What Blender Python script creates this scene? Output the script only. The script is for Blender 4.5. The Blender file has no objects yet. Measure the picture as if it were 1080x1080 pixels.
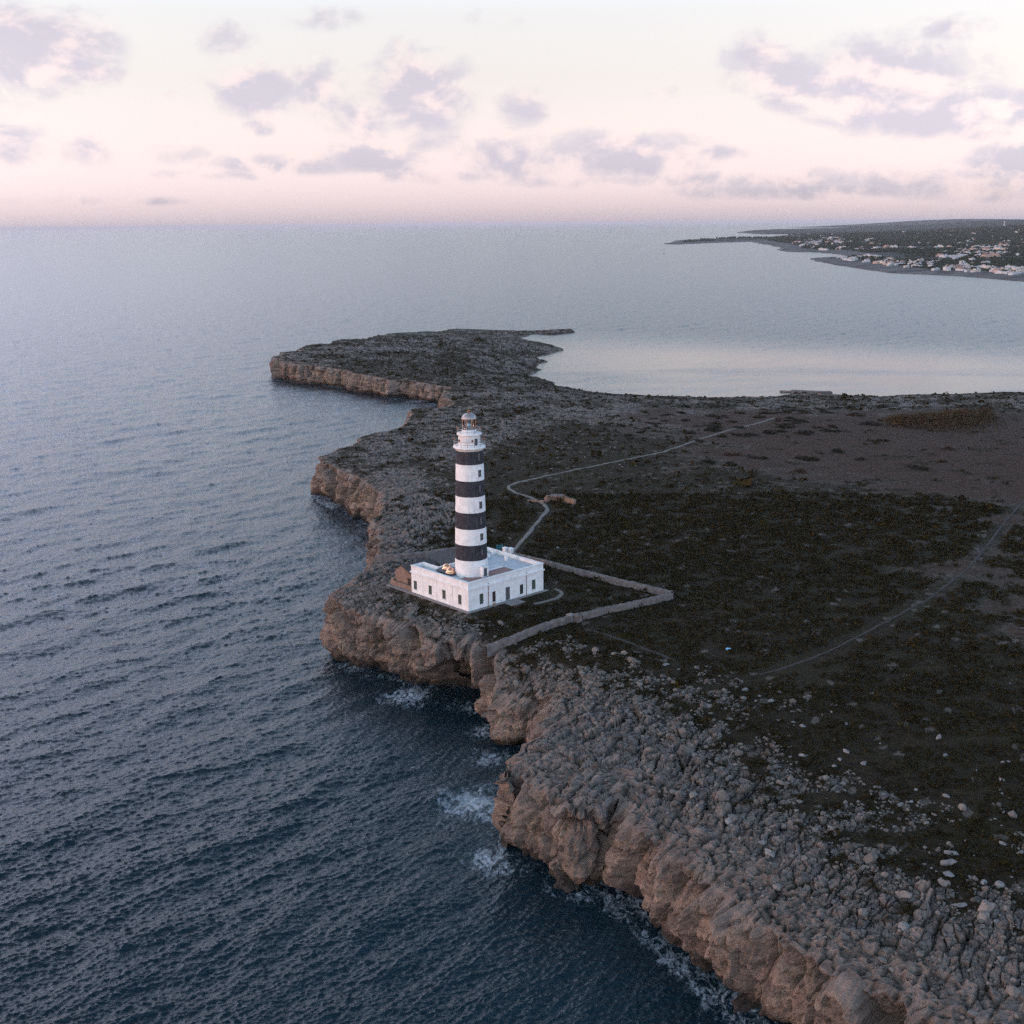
import bpy, math, random
import numpy as np
from mathutils import Vector, Matrix
R = math.radians
random.seed(7)
rng = np.random.default_rng(11)
sc = bpy.context.scene
col = sc.collection

# ------------------------------------------------------------------ camera
CAM_Z = 87.3                      # drone height above the sea (metres)
FOC = 1260.0                      # focal length in pixels of the 1080 px photograph
PITCH = math.atan((540 - 236) / FOC)
ROLL = R(0.5)
cd = bpy.data.cameras.new('camera'); cam = bpy.data.objects.new('camera', cd); col.objects.link(cam)
cd.sensor_fit = 'HORIZONTAL'; cd.sensor_width = 36.0; cd.lens = 36.0 * FOC / 1080
cd.clip_start = 0.5; cd.clip_end = 400000
cam.matrix_world = (Matrix.Translation((0, 0, CAM_Z)) @ Matrix.Rotation(math.pi / 2 - PITCH, 4, 'X')
                    @ Matrix.Rotation(-ROLL, 4, 'Z'))
sc.camera = cam

# ------------------------------------------------------------------ exposure / render
sc.view_settings.view_transform = 'Standard'; sc.view_settings.look = 'None'
sc.view_settings.gamma = 1.0; sc.view_settings.use_curve_mapping = False
sc.view_settings.exposure = 2.75
sc.render.engine = 'CYCLES'
sc.cycles.max_bounces = 5; sc.cycles.diffuse_bounces = 2; sc.cycles.glossy_bounces = 3
sc.cycles.transmission_bounces = 4; sc.cycles.transparent_max_bounces = 8; sc.cycles.volume_bounces = 1
sc.cycles.sample_clamp_indirect = 6.0
sc.cycles.use_denoising = False
sc.cycles.sample_clamp_direct = 1.2

def px_ray(x, y):
    """direction of the photograph's pixel (used to survey real positions on the ground)"""
    u = np.asarray(x, float) - 540; v = 540 - np.asarray(y, float)
    u2 = u * math.cos(ROLL) + v * math.sin(ROLL); v2 = -u * math.sin(ROLL) + v * math.cos(ROLL)
    return u2, FOC * math.cos(PITCH) + v2 * math.sin(PITCH), -FOC * math.sin(PITCH) + v2 * math.cos(PITCH)

def gpt(x, y, z=0.0):
    a, b, c = px_ray(x, y); t = (z - CAM_Z) / c
    return np.stack([a * t, b * t], -1)

# ------------------------------------------------------------------ sun
SUN_AZ, SUN_EL = R(-97), R(4.0)          # azimuth from +Y, negative = left
sl = bpy.data.lights.new('sun', 'SUN'); sun = bpy.data.objects.new('sun', sl); col.objects.link(sun)
sl.energy = 0.20; sl.angle = R(6); sl.color = (1.0, 0.50, 0.33)
sdir = Vector((math.sin(SUN_AZ) * math.cos(SUN_EL), math.cos(SUN_AZ) * math.cos(SUN_EL), math.sin(SUN_EL)))
sun.rotation_euler = (-sdir).to_track_quat('-Z', 'Y').to_euler()
sun.location = sdir * 500

# ------------------------------------------------------------------ sky
class NT:
    def __init__(s, nt): s.nt = nt
    def n(s, t, **kw):
        nd = s.nt.nodes.new(t)
        for k, v in kw.items(): setattr(nd, k, v)
        return nd
    def _in(s, sock, v):
        if isinstance(v, bpy.types.NodeSocket): s.nt.links.new(v, sock)
        elif v is not None: sock.default_value = v
    def m(s, op, a, b=None, c=None, clamp=False):
        nd = s.n('ShaderNodeMath', operation=op, use_clamp=clamp)
        s._in(nd.inputs[0], a); s._in(nd.inputs[1], b); s._in(nd.inputs[2], c)
        return nd.outputs[0]
    def vm(s, op, a, b=None, scale=None):
        nd = s.n('ShaderNodeVectorMath', operation=op)
        s._in(nd.inputs[0], a); s._in(nd.inputs[1], b)
        if scale is not None: s._in(nd.inputs['Scale'], scale)
        return nd.outputs['Value'] if op in ('LENGTH', 'DOT_PRODUCT', 'DISTANCE') else nd.outputs[0]
    def mr(s, v, a, b, c=0.0, d=1.0, smooth=True):
        nd = s.n('ShaderNodeMapRange', interpolation_type='SMOOTHSTEP' if smooth else 'LINEAR', clamp=True)
        s._in(nd.inputs[0], v)
        for i, q in enumerate((a, b, c, d)): s._in(nd.inputs[i + 1], q)
        return nd.outputs[0]
    def mix(s, f, a, b, blend='MIX'):
        nd = s.n('ShaderNodeMix', data_type='RGBA', blend_type=blend, clamp_factor=True)
        s._in(nd.inputs[0], f)
        for k, q in ((6, a), (7, b)):
            if isinstance(q, tuple) and len(q) == 3: q = q + (1,)
            s._in(nd.inputs[k], q)
        return nd.outputs[2]
    def noise(s, vec, scale, detail=4, rough=0.55, dist=0.0, lac=2.0):
        nd = s.n('ShaderNodeTexNoise'); s._in(nd.inputs['Vector'], vec)
        nd.inputs['Scale'].default_value = scale; nd.inputs['Detail'].default_value = detail
        nd.inputs['Roughness'].default_value = rough; nd.inputs['Distortion'].default_value = dist
        nd.inputs['Lacunarity'].default_value = lac
        return nd.outputs['Fac']
    def ramp(s, v, stops, interp='LINEAR'):
        nd = s.n('ShaderNodeValToRGB'); nd.color_ramp.interpolation = interp
        e = nd.color_ramp.elements
        while len(e) < len(stops): e.new(0.5)
        for q, (p, c) in zip(e, stops): q.position = p; q.color = tuple(c) + (1,)
        s._in(nd.inputs[0], v)
        return nd.outputs[0]

world = bpy.data.worlds.new('World'); sc.world = world; world.use_nodes = True
W = NT(world.node_tree); W.nt.nodes.clear()
wout = W.n('ShaderNodeOutputWorld'); bg = W.n('ShaderNodeBackground'); bg.inputs[1].default_value = 0.148
W.nt.links.new(bg.outputs[0], wout.inputs[0])
sky = W.n('ShaderNodeTexSky', sky_type='NISHITA', sun_disc=False)
sky.sun_elevation = SUN_EL; sky.sun_rotation = SUN_AZ % (2 * math.pi)
lum = W.vm('DOT_PRODUCT', sky.outputs[0], (0.25, 0.6, 0.15))
fac = W.m('POWER', W.m('DIVIDE', lum, 1.30), 0.62)
fac = W.m('MINIMUM', fac, 1.5)
tc = W.n('ShaderNodeTexCoord'); dirv = W.vm('NORMALIZE', tc.outputs['Generated'])
sep = W.n('ShaderNodeSeparateXYZ'); W.nt.links.new(dirv, sep.inputs[0])
az = W.m('ARCTAN2', sep.outputs[0], sep.outputs[1]); el = W.m('ARCSINE', sep.outputs[2])
eld = W.m('DIVIDE', W.m('MAXIMUM', el, 0.0), R(90))
base = W.ramp(eld, [(0.0, (.97, .82, .87)), (.010, (.95, .78, .80)), (.035, (.86, .725, .71)), (.068, (.755, .71, .68)),
                    (.10, (.785, .775, .775)), (.15, (.85, 1.06, 1.29)), (.22, (.74, 1.22, 1.74)), (.40, (.46, .68, .90)), (1.0, (.24, .34, .47))])
# pink glow towards the sun
sd = W.vm('DOT_PRODUCT', dirv, tuple(sdir))
glow = W.mr(sd, 0.35, 1.0, 0.0, 1.0)
lowel = W.mr(el, R(0), R(28), 1.0, 0.0)
base = W.mix(W.m('MULTIPLY', W.m('MULTIPLY', glow, lowel), 0.6), base, (1.0, .56, .44))
tintr = W.m('MULTIPLY', W.mr(az, R(-5), R(70)), W.mr(el, R(8), R(28)))
base = W.mix(tintr, base, W.mix(1.0, base, (.52, .80, 1.08), 'MULTIPLY'))
leftb = W.m('MULTIPLY', W.m('MULTIPLY', W.mr(az, R(6), R(-34)), W.mr(az, R(-85), R(-52))), W.m('MULTIPLY', W.mr(el, R(9.5), R(19)), W.mr(el, R(36), R(60), 1.0, 0.0)))
base = W.mix(leftb, base, W.mix(1.0, base, (3.9, 2.8, 2.75), 'MULTIPLY'))
backb = W.mr(W.m('MULTIPLY', sep.outputs[1], -1.0), -.05, .6)  # added boost: unseen sky behind the camera brightened and warmed to light the walls
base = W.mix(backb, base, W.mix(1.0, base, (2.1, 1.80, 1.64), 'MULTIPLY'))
# broken cumulus of the evening sky
cvec = W.n('ShaderNodeCombineXYZ'); W.nt.links.new(az, cvec.inputs[0]); W.nt.links.new(W.m('MULTIPLY', el, 1.5), cvec.inputs[1])
avec = W.n('ShaderNodeCombineXYZ'); W.nt.links.new(az, avec.inputs[0]); W.nt.links.new(el, avec.inputs[1])
CL = [(500, 185, 130, 9, .5), (230, 184, 90, 7, .4), (620, 190, 150, 9, .55), (860, 200, 170, 11, .62), (1030, 196, 110, 15, .7), (580, 170, 120, 20, .6), (1070, 170, 50, 20, .75), (30, 50, 74, 40, 1.25), (92, 76, 36, 14, .8), (238, 40, 34, 20, .55), (275, 98, 52, 27, .9), (335, 92, 34, 32, .88),
      (440, 98, 58, 46, .98), (428, 52, 28, 18, .5), (385, 122, 42, 26, .8), (450, 150, 46, 14, .6), (553, 116, 34, 24, .68),
      (18, 150, 44, 22, .62), (95, 156, 42, 20, .5), (190, 161, 34, 14, .5), (272, 134, 18, 9, .75), (300, 174, 90, 11, .68),
      (390, 168, 72, 18, .72), (535, 166, 60, 26, .8), (640, 166, 104, 26, .92), (705, 156, 40, 16, .6), (760, 162, 28, 9, .8),
      (695, 97, 24, 11, .7), (798, 66, 36, 34, .8), (850, 88, 56, 28, .95), (930, 88, 92, 42, 1.25), (985, 115, 68, 28, 1.2),
      (1002, 30, 42, 17, .65), (1035, 141, 28, 8, .7), (1082, 116, 26, 18, .8), (720, 189, 70, 10, .55), (840, 190, 110, 13, .65),
      (960, 191, 110, 15, .65), (1055, 184, 80, 24, .75), (345, 20, 50, 14, .42), (525, 18, 36, 12, .42), (180, 100, 14, 6, .5),
      (100, 212, 120, 6, .35), (-120, 110, 120, 40, .8), (1230, 120, 120, 40, .8), (-150, 170, 110, 16, .6), (1250, 190, 120, 18, .6)]
acc = None
for (px, py, rx, ry, stg) in CL:
    a, b, c = px_ray(px, py); n_ = math.sqrt(a * a + b * b + c * c)
    A, E_ = math.atan2(a, b), math.asin(c / n_)
    q = W.vm('SUBTRACT', avec.outputs[0], (A, E_, 0)); q = W.vm('MULTIPLY', q, (FOC / rx, FOC / ry, 0))
    v = W.m('MULTIPLY', W.mr(W.vm('LENGTH', q), 0.0, 1.55, 1.0, 0.0), stg)
    acc = v if acc is None else W.m('MAXIMUM', acc, v)
f1 = W.noise(cvec.outputs[0], 22, 9, 0.57, 0.3)
f2 = W.noise(cvec.outputs[0], 9, 3, 0.5)
dens = W.m('ADD', acc, W.m('MULTIPLY', W.m('SUBTRACT', f1, 0.5), 1.8))
dens = W.m('ADD', dens, W.m('MULTIPLY', W.m('SUBTRACT', f2, 0.5), 0.6))
cm = W.m('MULTIPLY', W.mr(dens, 0.06, 0.84), W.mr(acc, 0.02, 0.3))
shift = W.vm('ADD', cvec.outputs[0], (0.006, -0.022, 0))
f3 = W.noise(shift, 22, 9, 0.57, 0.3)
topl = W.mr(W.m('SUBTRACT', f3, f1), -0.07, 0.17)        # denser below than here = a lit upper edge
ccol = W.mix(topl, (.55, .52, .595), (.85, .70, .70))
cm = W.m('MULTIPLY', cm, 0.9)
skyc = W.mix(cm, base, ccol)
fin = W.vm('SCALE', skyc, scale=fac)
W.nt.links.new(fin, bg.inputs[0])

# ------------------------------------------------------------------ numpy noise
_V2 = rng.random((256, 256)).astype(np.float32); _V3 = rng.random((64, 64, 64)).astype(np.float32)
_J = rng.random((256, 256, 3)).astype(np.float32)
def _q(t): return t * t * t * (t * (t * 6 - 15) + 10)
def vn2(x, y):
    xi = np.floor(x).astype(np.int64); yi = np.floor(y).astype(np.int64)
    u = _q((x - xi).astype(np.float32)); v = _q((y - yi).astype(np.float32))
    a = xi & 255; b = yi & 255; a1 = (a + 1) & 255; b1 = (b + 1) & 255
    return (_V2[a, b] * (1 - u) + _V2[a1, b] * u) * (1 - v) + (_V2[a, b1] * (1 - u) + _V2[a1, b1] * u) * v
def fbm2(x, y, oc=4, g=0.5):
    s = 0; am = 1; tot = 0; c, si = math.cos(0.6), math.sin(0.6)
    for i in range(oc):
        s = s + am * vn2(x + 17.3 * i, y - 9.1 * i); tot += am; am *= g
        x, y = (x * c - y * si) * 2.03, (x * si + y * c) * 2.03
    return s / tot - 0.5
def vn3(x, y, z):
    xi = np.floor(x).astype(np.int64); yi = np.floor(y).astype(np.int64); zi = np.floor(z).astype(np.int64)
    u = _q(x - xi); v = _q(y - yi); w = _q(z - zi)
    a = xi & 63; b = yi & 63; c = zi & 63; a1 = (a + 1) & 63; b1 = (b + 1) & 63; c1 = (c + 1) & 63
    l0 = (_V3[a, b, c] * (1 - u) + _V3[a1, b, c] * u) * (1 - v) + (_V3[a, b1, c] * (1 - u) + _V3[a1, b1, c] * u) * v
    l1 = (_V3[a, b, c1] * (1 - u) + _V3[a1, b, c1] * u) * (1 - v) + (_V3[a, b1, c1] * (1 - u) + _V3[a1, b1, c1] * u) * v
    return l0 * (1 - w) + l1 * w
def fbm3(x, y, z, oc=4, g=0.5):
    s = 0; am = 1; tot = 0
    for i in range(oc):
        s = s + am * vn3(x + 7.7 * i, y + 3.1 * i, z - 5.3 * i); tot += am; am *= g
        x, y, z = x * 2.03, y * 2.03, z * 2.03
    return s / tot - 0.5
def worley(x, y):
    """nearest and second cell distance, cell value, and a random tilt plane of the nearest cell"""
    xi = np.floor(x).astype(np.int64); yi = np.floor(y).astype(np.int64)
    f1 = np.full(x.shape, 9.0, np.float32); f2 = f1.copy(); idv = np.zeros(x.shape, np.float32); tl = np.zeros(x.shape, np.float32)
    for dx in (-1, 0, 1):
        for dy in (-1, 0, 1):
            j = _J[(xi + dx) & 255, (yi + dy) & 255]
            ox = xi + dx + 0.08 + 0.84 * j[..., 0] - x; oy = yi + dy + 0.08 + 0.84 * j[..., 1] - y
            d = np.hypot(ox, oy).astype(np.float32); an = j[..., 2] * 47.0
            c = d < f1
            f2 = np.where(c, f1, np.minimum(f2, d)); idv = np.where(c, j[..., 2], idv); tl = np.where(c, ox * np.cos(an) + oy * np.sin(an), tl); f1 = np.where(c, d, f1)
    return f1, f2, idv, tl
def sstep(a, b, x):
    t = np.clip((x - a) / (b - a), 0, 1); return t * t * (3 - 2 * t)

# ------------------------------------------------------------------ coast of the island (surveyed outline)
CLIFF_PX = [(1330, 1330, 0), (1200, 1290, 0), (1092, 1226, 0), (992, 1170, 0), (892, 1114, 0), (826, 1072, 0), (803, 1054, 0), (778, 1034, 0), (758, 1012, 0),
            (741, 998, 0), (708, 980, 0), (677, 956, 0), (658, 940, 0), (650, 922, 0), (639, 930, 0), (611, 934, 0), (583, 924, 0), (556, 907, 0), (537, 893, 0),
            (521, 882, 0), (515, 858, 5), (517, 840, 8), (521, 815, 11), (531, 788, 13), (545, 765, 13), (560, 757, 13), (556, 790, 0), (531, 783, 0), (511, 767, 0),
            (505, 747, 0), (490, 742, 0), (475, 743, 0), (462, 741, 0), (455, 674, 13), (436, 664, 13), (412, 655, 13), (390, 646, 13), (366, 640, 13), (350, 636, 13), (341, 627, 13), (343, 617, 13),
            (360, 609, 13), (374, 599, 13), (384, 586, 13), (388, 570, 13), (390, 555, 13), (392, 540, 13), (391, 526, 13), (384, 513, 13), (373, 503, 13), (360, 497, 13), (354, 493, 13), (346, 490, 13),
            (338, 487, 13), (340, 477, 13), (349, 470, 13), (370, 462, 12), (403, 456, 11), (418, 451, 11), (425, 444, 10.5), (427, 432, 10.5), (445, 429.5, 10.5), (466, 428, 10.5),
            (470, 426, 0), (441, 422, 0), (407, 419.5, 0), (362, 410, 0), (322, 405, 0), (303, 401, 0), (287, 377, 13), (285, 374, 13),
            (290, 369, 13), (316, 366.5, 13), (318, 361, 13), (356, 356, 12), (386, 354.5, 12), (414, 350, 10), (458, 349, 8), (493, 347, 5)]
BAY_PX = [(520, 347.5, 2), (544, 348.5, 1), (572, 348, 1), (603, 346.5, 1), (606, 350.5, 0.5), (584, 353.5, 0), (562, 352.5, 0), (549, 357.5, 0), (572, 362, 0), (592, 367.5, 0), (587, 371, 0),
          (566, 377.5, 0), (578, 381.5, 0), (566, 386, 0), (553, 397.5, 0), (570, 399, 0), (584, 405.5, 0), (602, 410, 0), (625, 414.5, 0), (641, 416, 0), (670, 417.5, 0), (700, 419, 0),
          (760, 420, 0), (822, 419, 0), (850, 414.5, 0), (872, 416, 0), (900, 418.5, 0), (1000, 417, 0), (1080, 415, 0), (1180, 416, 0), (1320, 420, 0)]
P1 = np.array([gpt(*q) for q in CLIFF_PX]); P2 = np.array([gpt(*q) for q in BAY_PX])
P1 = np.vstack([[(700, -150)], [(260, 5)], P1[1:]])
P2 = np.vstack([P2, [(760, 560)]])
def fractal_line(P, kind, seed, step):
    """resample a surveyed line with natural roughness"""
    r = np.random.default_rng(seed); pts = [p for p in P]
    for it in range(9):
        out = [pts[0]]; grew = False
        for a, b in zip(pts[:-1], pts[1:]):
            L = np.hypot(*(b - a)); D = max(90, np.hypot(*((a + b) / 2)))
            if L > step * D / 300 * 2:
                n = np.array([-(b - a)[1], (b - a)[0]])
                mid = (a + b) / 2 + n * r.normal() * (0.13 if kind == 'cliff' else 0.09) * (1 if L < 25 else 0.5)
                out += [mid, b]; grew = True
            else: out.append(b)
        pts = out
        if not grew: break
    return np.array(pts)
C1 = fractal_line(P1, 'cliff', 3, 2.2); C2 = fractal_line(P2, 'bay', 5, 2.6)
def pull_back(C, m):
    """move a coast line inland (right of its direction of travel) where the cliff bulges seaward of its foot"""
    T = np.zeros_like(C); n = len(C)
    for i in range(n): T[i] = C[min(n - 1, i + 4)] - C[max(0, i - 4)]
    T /= np.hypot(T[:, 0], T[:, 1])[:, None] + 1e-9; D = np.hypot(C[:, 0], C[:, 1])
    return C + np.stack([T[:, 1], -T[:, 0]], -1) * (m * sstep(140, 156, D) - 1.2 * (1 - sstep(125, 142, D)))[:, None]
C1 = pull_back(C1, 2.5)
COAST = np.vstack([C1, C2])
ISLAND = np.vstack([COAST, [(760, -150)]])
def seg_dist(px, py, L):
    d = np.full(px.shape, 1e9, np.float32); px = px.astype(np.float32); py = py.astype(np.float32)
    for a, b in zip(L[:-1].astype(np.float32), L[1:].astype(np.float32)):
        ab = b - a; q = float(ab @ ab) + 1e-9
        t = np.clip(((px - a[0]) * ab[0] + (py - a[1]) * ab[1]) / q, 0, 1)
        d = np.minimum(d, (px - a[0] - t * ab[0]) ** 2 + (py - a[1] - t * ab[1]) ** 2)
    return np.sqrt(d)
def inside(px, py, poly):
    r = np.zeros(px.shape, bool); n = len(poly)
    for i in range(n):
        (x0, y0), (x1, y1) = poly[i], poly[i - 1]
        if y0 == y1: continue
        c = ((y0 > py) != (y1 > py)) & (px < (x1 - x0) * (py - y0) / (y1 - y0) + x0)
        r ^= c
    return r
# 2 m survey rasters: distance to the coast, to the bay shore, and cover masks
GX0, GY0, GS = -260.0, -20.0, 2.0
gx, gy = np.meshgrid(np.arange(GX0, 760, GS), np.arange(GY0, 1010, GS), indexing='ij')
dc = seg_dist(gx, gy, COAST); SDF = np.where(inside(gx, gy, ISLAND), dc, -dc)
DBAY = seg_dist(gx, gy, C2)
def blur(a, n, k=2):
    for _ in range(k):
        for ax in (0, 1):
            c = np.cumsum(np.pad(a, [(n + 1, n) if i == ax else (0, 0) for i in (0, 1)], mode='edge'), axis=ax)
            a = (c[2 * n + 1:] - c[:-2 * n - 1]) / (2 * n + 1) if ax == 0 else (c[:, 2 * n + 1:] - c[:, :-2 * n - 1]) / (2 * n + 1)
    return a
def poly_mask(pxs, z, n): return blur(inside(gx, gy, np.array([gpt(x, y, z) for x, y in pxs])).astype(float), n)
def samp(a, x, y):
    u = np.clip((np.asarray(x) - GX0) / GS, 0, a.shape[0] - 1.001); v = np.clip((np.asarray(y) - GY0) / GS, 0, a.shape[1] - 1.001)
    i = u.astype(int); j = v.astype(int); u = u - i; v = v - j
    return (a[i, j] * (1 - u) + a[i + 1, j] * u) * (1 - v) + (a[i, j + 1] * (1 - u) + a[i + 1, j + 1] * u) * v
M_SCRUB = np.maximum(poly_mask([(478, 560), (455, 520), (462, 490), (505, 470), (545, 452), (600, 440), (700, 440), (760, 450), (1180, 440), (1230, 1040), (1080, 955), (1000, 925), (930, 895),
                                (870, 850), (800, 780), (745, 730), (690, 706), (600, 698), (545, 690), (505, 668), (455, 652), (405, 640), (388, 628), (420, 605), (470, 592)], 13, 6),
                     poly_mask([(330, 380), (390, 365), (480, 361), (540, 367), (548, 390), (520, 402), (440, 409), (370, 397)], 13, 5))
M_SOIL = poly_mask([(640, 430), (800, 425), (1180, 430), (1220, 700), (1040, 700), (1000, 640), (1075, 560), (1030, 515), (960, 530), (880, 545), (800, 510), (730, 490), (690, 455)], 10, 12)
M_DARK = poly_mask([(520, 480), (720, 470), (800, 505), (900, 520), (1030, 500), (1040, 560), (980, 640), (1120, 700), (1160, 900), (1000, 850), (880, 760), (780, 690), (700, 660), (560, 600), (500, 560)], 13, 8)

# trodden paths and tracks
def line_px(pts, z=13): return np.array([gpt(x, y, z) for x, y in pts])
PATH_A = line_px([(537, 585), (545, 575), (556, 562), (570, 546), (577, 537), (574, 531), (560, 524), (545, 520), (536, 515), (537, 512), (548, 508), (575, 502), (610, 494), (655, 484), (700, 473)], 13)
PATH_A2 = line_px([(700, 473), (745, 461), (770, 452), (800, 443), (818, 436)], 11)
PATH_A = np.vstack([PATH_A, PATH_A2[1:]])
PATH_B = line_px([(1110, 500), (1082, 522), (1060, 548), (1040, 576), (1022, 598), (1000, 615), (975, 633), (948, 648), (915, 665), (880, 684), (850, 696), (822, 706), (800, 712)])
PATH_C = line_px([(617, 661), (640, 668), (665, 677), (690, 687), (715, 697)])
PATH_D = line_px([(585, 621), (593, 625), (588, 630), (575, 634), (560, 637)])
d_pathA = seg_dist(gx, gy, PATH_A); d_pathB = seg_dist(gx, gy, PATH_B); d_pathC = seg_dist(gx, gy, PATH_C); d_pathD = seg_dist(gx, gy, PATH_D)
# keeper's house frame
HF = np.array(gpt(494, 645.4, 13)); HA = R(42.5)
EX = np.array([math.cos(HA), math.sin(HA)]); EY = np.array([-math.sin(HA), math.cos(HA)])
def hloc(x, y): return HF + EX * x + EY * y
lx = (gx - HF[0]) * EX[0] + (gy - HF[1]) * EX[1]; ly = (gx - HF[0]) * EY[0] + (gy - HF[1]) * EY[1]
def rect_d(x, y, x0, x1, y0, y1): return np.hypot(np.maximum(np.maximum(x0 - x, x - x1), 0), np.maximum(np.maximum(y0 - y, y - y1), 0))
d_house = rect_d(lx, ly, -1, 21.5, -1, 26)
SMOOTHG = np.clip(np.minimum.reduce([d_house / 5.0, d_pathA / 3.5, d_pathB / 4.5, d_pathC / 2.5 + 0.2, d_pathD / 3.0]), 0, 1)

def base_h(x, y):
    d = samp(SDF, x, y); b = samp(DBAY, x, y)
    k = 1 - np.exp(-np.maximum(b - 4, 0) / (70 + 60 * sstep(-60, 250, np.asarray(x))))
    h = 1.0 + 12.0 * k
    h = h + 1.3 * fbm2(x / 70, y / 70, 3) * k
    near = 1 - sstep(160, 205, np.hypot(x, np.asarray(y)))                       # rounded shoulder of the near headland
    h = h - (0.6 + 1.6 * near) * np.exp(-np.maximum(d, 0) / 7.0) * k
    q = gpt(512, 738, 8.5); h = h - 5.2 * np.exp(-((np.asarray(x) - q[0]) ** 2 + (np.asarray(y) - q[1]) ** 2) / 10.5 ** 2)   # sagging shoulder above the sea cave
    h = np.minimum(h, 0.35 + np.maximum(d, 0) * 0.4 + 30 * k)
    p = 1 - sstep(0, 13, samp(d_house, x, y)); return h * (1 - p) + 13.0 * p
def scrub_field(x, y):
    m = samp(M_SCRUB, x, y); D = np.hypot(x, y)
    m = np.minimum(np.maximum(m, .24 * sstep(205, 290, D) + .18 * sstep(300, 400, D) + .16 * sstep(430, 560, D)), 1 - .28 * sstep(330, 520, D)) if np.ndim(m) else m
    n = 1.3 * fbm2(x / 18, y / 18, 6, .65) + 1.3 * fbm2(x / 2.6 + 40, y / 2.6, 4, .7)
    return m + n * (0.42 + 3.2 * m * (1 - m))
def detail_h(x, y, dist):
    """karst relief of bare rock, low hummocks under scrub"""
    x = np.asarray(x, float); y = np.asarray(y, float)
    sf = scrub_field(x, y); s = sstep(0.30, 0.72, sf); g = samp(SMOOTHG, x, y)
    wx = x + 1.6 * fbm2(x / 5, y / 5, 4, .6); wy = y + 1.6 * fbm2(x / 5 + 9, y / 5 + 31, 4, .6)
    c, si = math.cos(0.95), math.sin(0.95)                         # main joint direction
    u = wx * c + wy * si; v = -wx * si + wy * c
    f1, f2, i1, t1 = worley(u / 9.5, v / 3.0)
    f1b, f2b, i2, t2 = worley(u / 2.6 + 50, v / 1.5)
    f1c, f2c, i3, t3 = worley(wx / 0.95 + 9, wy / 0.8 + 77)
    big = .55 + .9 * sstep(-.12, .15, fbm2(x / 24 + 70, y / 24, 3))   # some ground is massive, some broken small
    k1 = np.exp(-(f2 - f1) / 0.040); k2 = np.exp(-(f2b - f1b) / 0.055); k3 = np.exp(-(f2c - f1c) / 0.08)
    r = (0.42 * (i1 - .5) + .22 * t1 - 0.80 * k1) * big
    r = r + 0.33 * (i2 - .5) + .26 * t2 - 0.42 * k2
    r = r + (0.18 * (i3 - .5) + .20 * t3 - .16 * k3) * (1.5 - big * .6)
    r = r + 0.8 * fbm2(x / 9, y / 9, 4, .5) + .26 * fbm2(x / .8, y / .8, 3, .6) + .12 * fbm2(x / .3, y / .3, 2)
    loose = sstep(0.72, 0.92, i2) * sstep(0.05, 0.45, sf) * (1 - s)
    r = r + loose * 0.6 * np.sqrt(np.clip(1 - f1b * 1.5, 0, 1))
    q = 0.45 * fbm2(x / 6, y / 6, 5, .6) + 0.10 * (1 - f1b) - 0.1
    soil = samp(M_SOIL, x, y)
    r = r * (1 - 0.75 * soil) * (1 - .35 * sstep(240, 400, np.hypot(x, y)))
    crack = np.clip(k1 + .8 * k2 + .35 * k3, 0, 1)
    s2 = np.clip(s + crack * sstep(.02, .55, sf) * .95 * (1 - s) + crack * .60 * (1 - s), 0, 1)
    return (r * (1 - s) + q * s) * (0.06 + 0.94 * g), s2, i2, f2b - f1b, i1
def ground_z(x, y):
    x = np.atleast_1d(np.asarray(x, float)); y = np.atleast_1d(np.asarray(y, float))
    return base_h(x, y) + detail_h(x, y, None)[0]
def survey(px, py, z=12.0):
    """point of the island's surface seen at a pixel of the photograph"""
    for _ in range(6):
        p = gpt(px, py, z); z = float(base_h(p[:1], p[1:2])[0])
    return float(p[0]), float(p[1]), z

# ------------------------------------------------------------------ object helpers
def tag(o, label=None, cat=None, group=None, kind=None):
    if label: o['label'] = label
    if cat: o['category'] = cat
    if group: o['group'] = group
    if kind: o['kind'] = kind
    return o
def np_mesh(name, V, F, mat, smooth=True, attrs=None):
    """mesh from numpy arrays (F: n x 3 or n x 4)"""
    me = bpy.data.meshes.new(name); V = np.asarray(V, np.float32); F = np.asarray(F, np.int32); k = F.shape[1]
    me.vertices.add(len(V)); me.vertices.foreach_set('co', V.ravel())
    me.loops.add(F.size); me.loops.foreach_set('vertex_index', F.ravel())
    me.polygons.add(len(F)); me.polygons.foreach_set('loop_start', np.arange(0, F.size, k, dtype=np.int32))
    me.update(calc_edges=True)
    if not smooth: me.shade_flat()
    for an, av in (attrs or {}).items():
        at = me.attributes.new(an, 'FLOAT_COLOR', 'POINT'); at.data.foreach_set('color', np.asarray(av, np.float32).ravel())
    if mat: me.materials.append(mat)
    return me
def link(name, me, parent=None, loc=None, rz=None, scale=None):
    o = bpy.data.objects.new(name, me); col.objects.link(o)
    if parent: o.parent = parent
    if loc is not None: o.location = loc
    if rz is not None: o.rotation_euler = (0, 0, rz)
    if scale is not None: o.scale = scale
    return o
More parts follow.
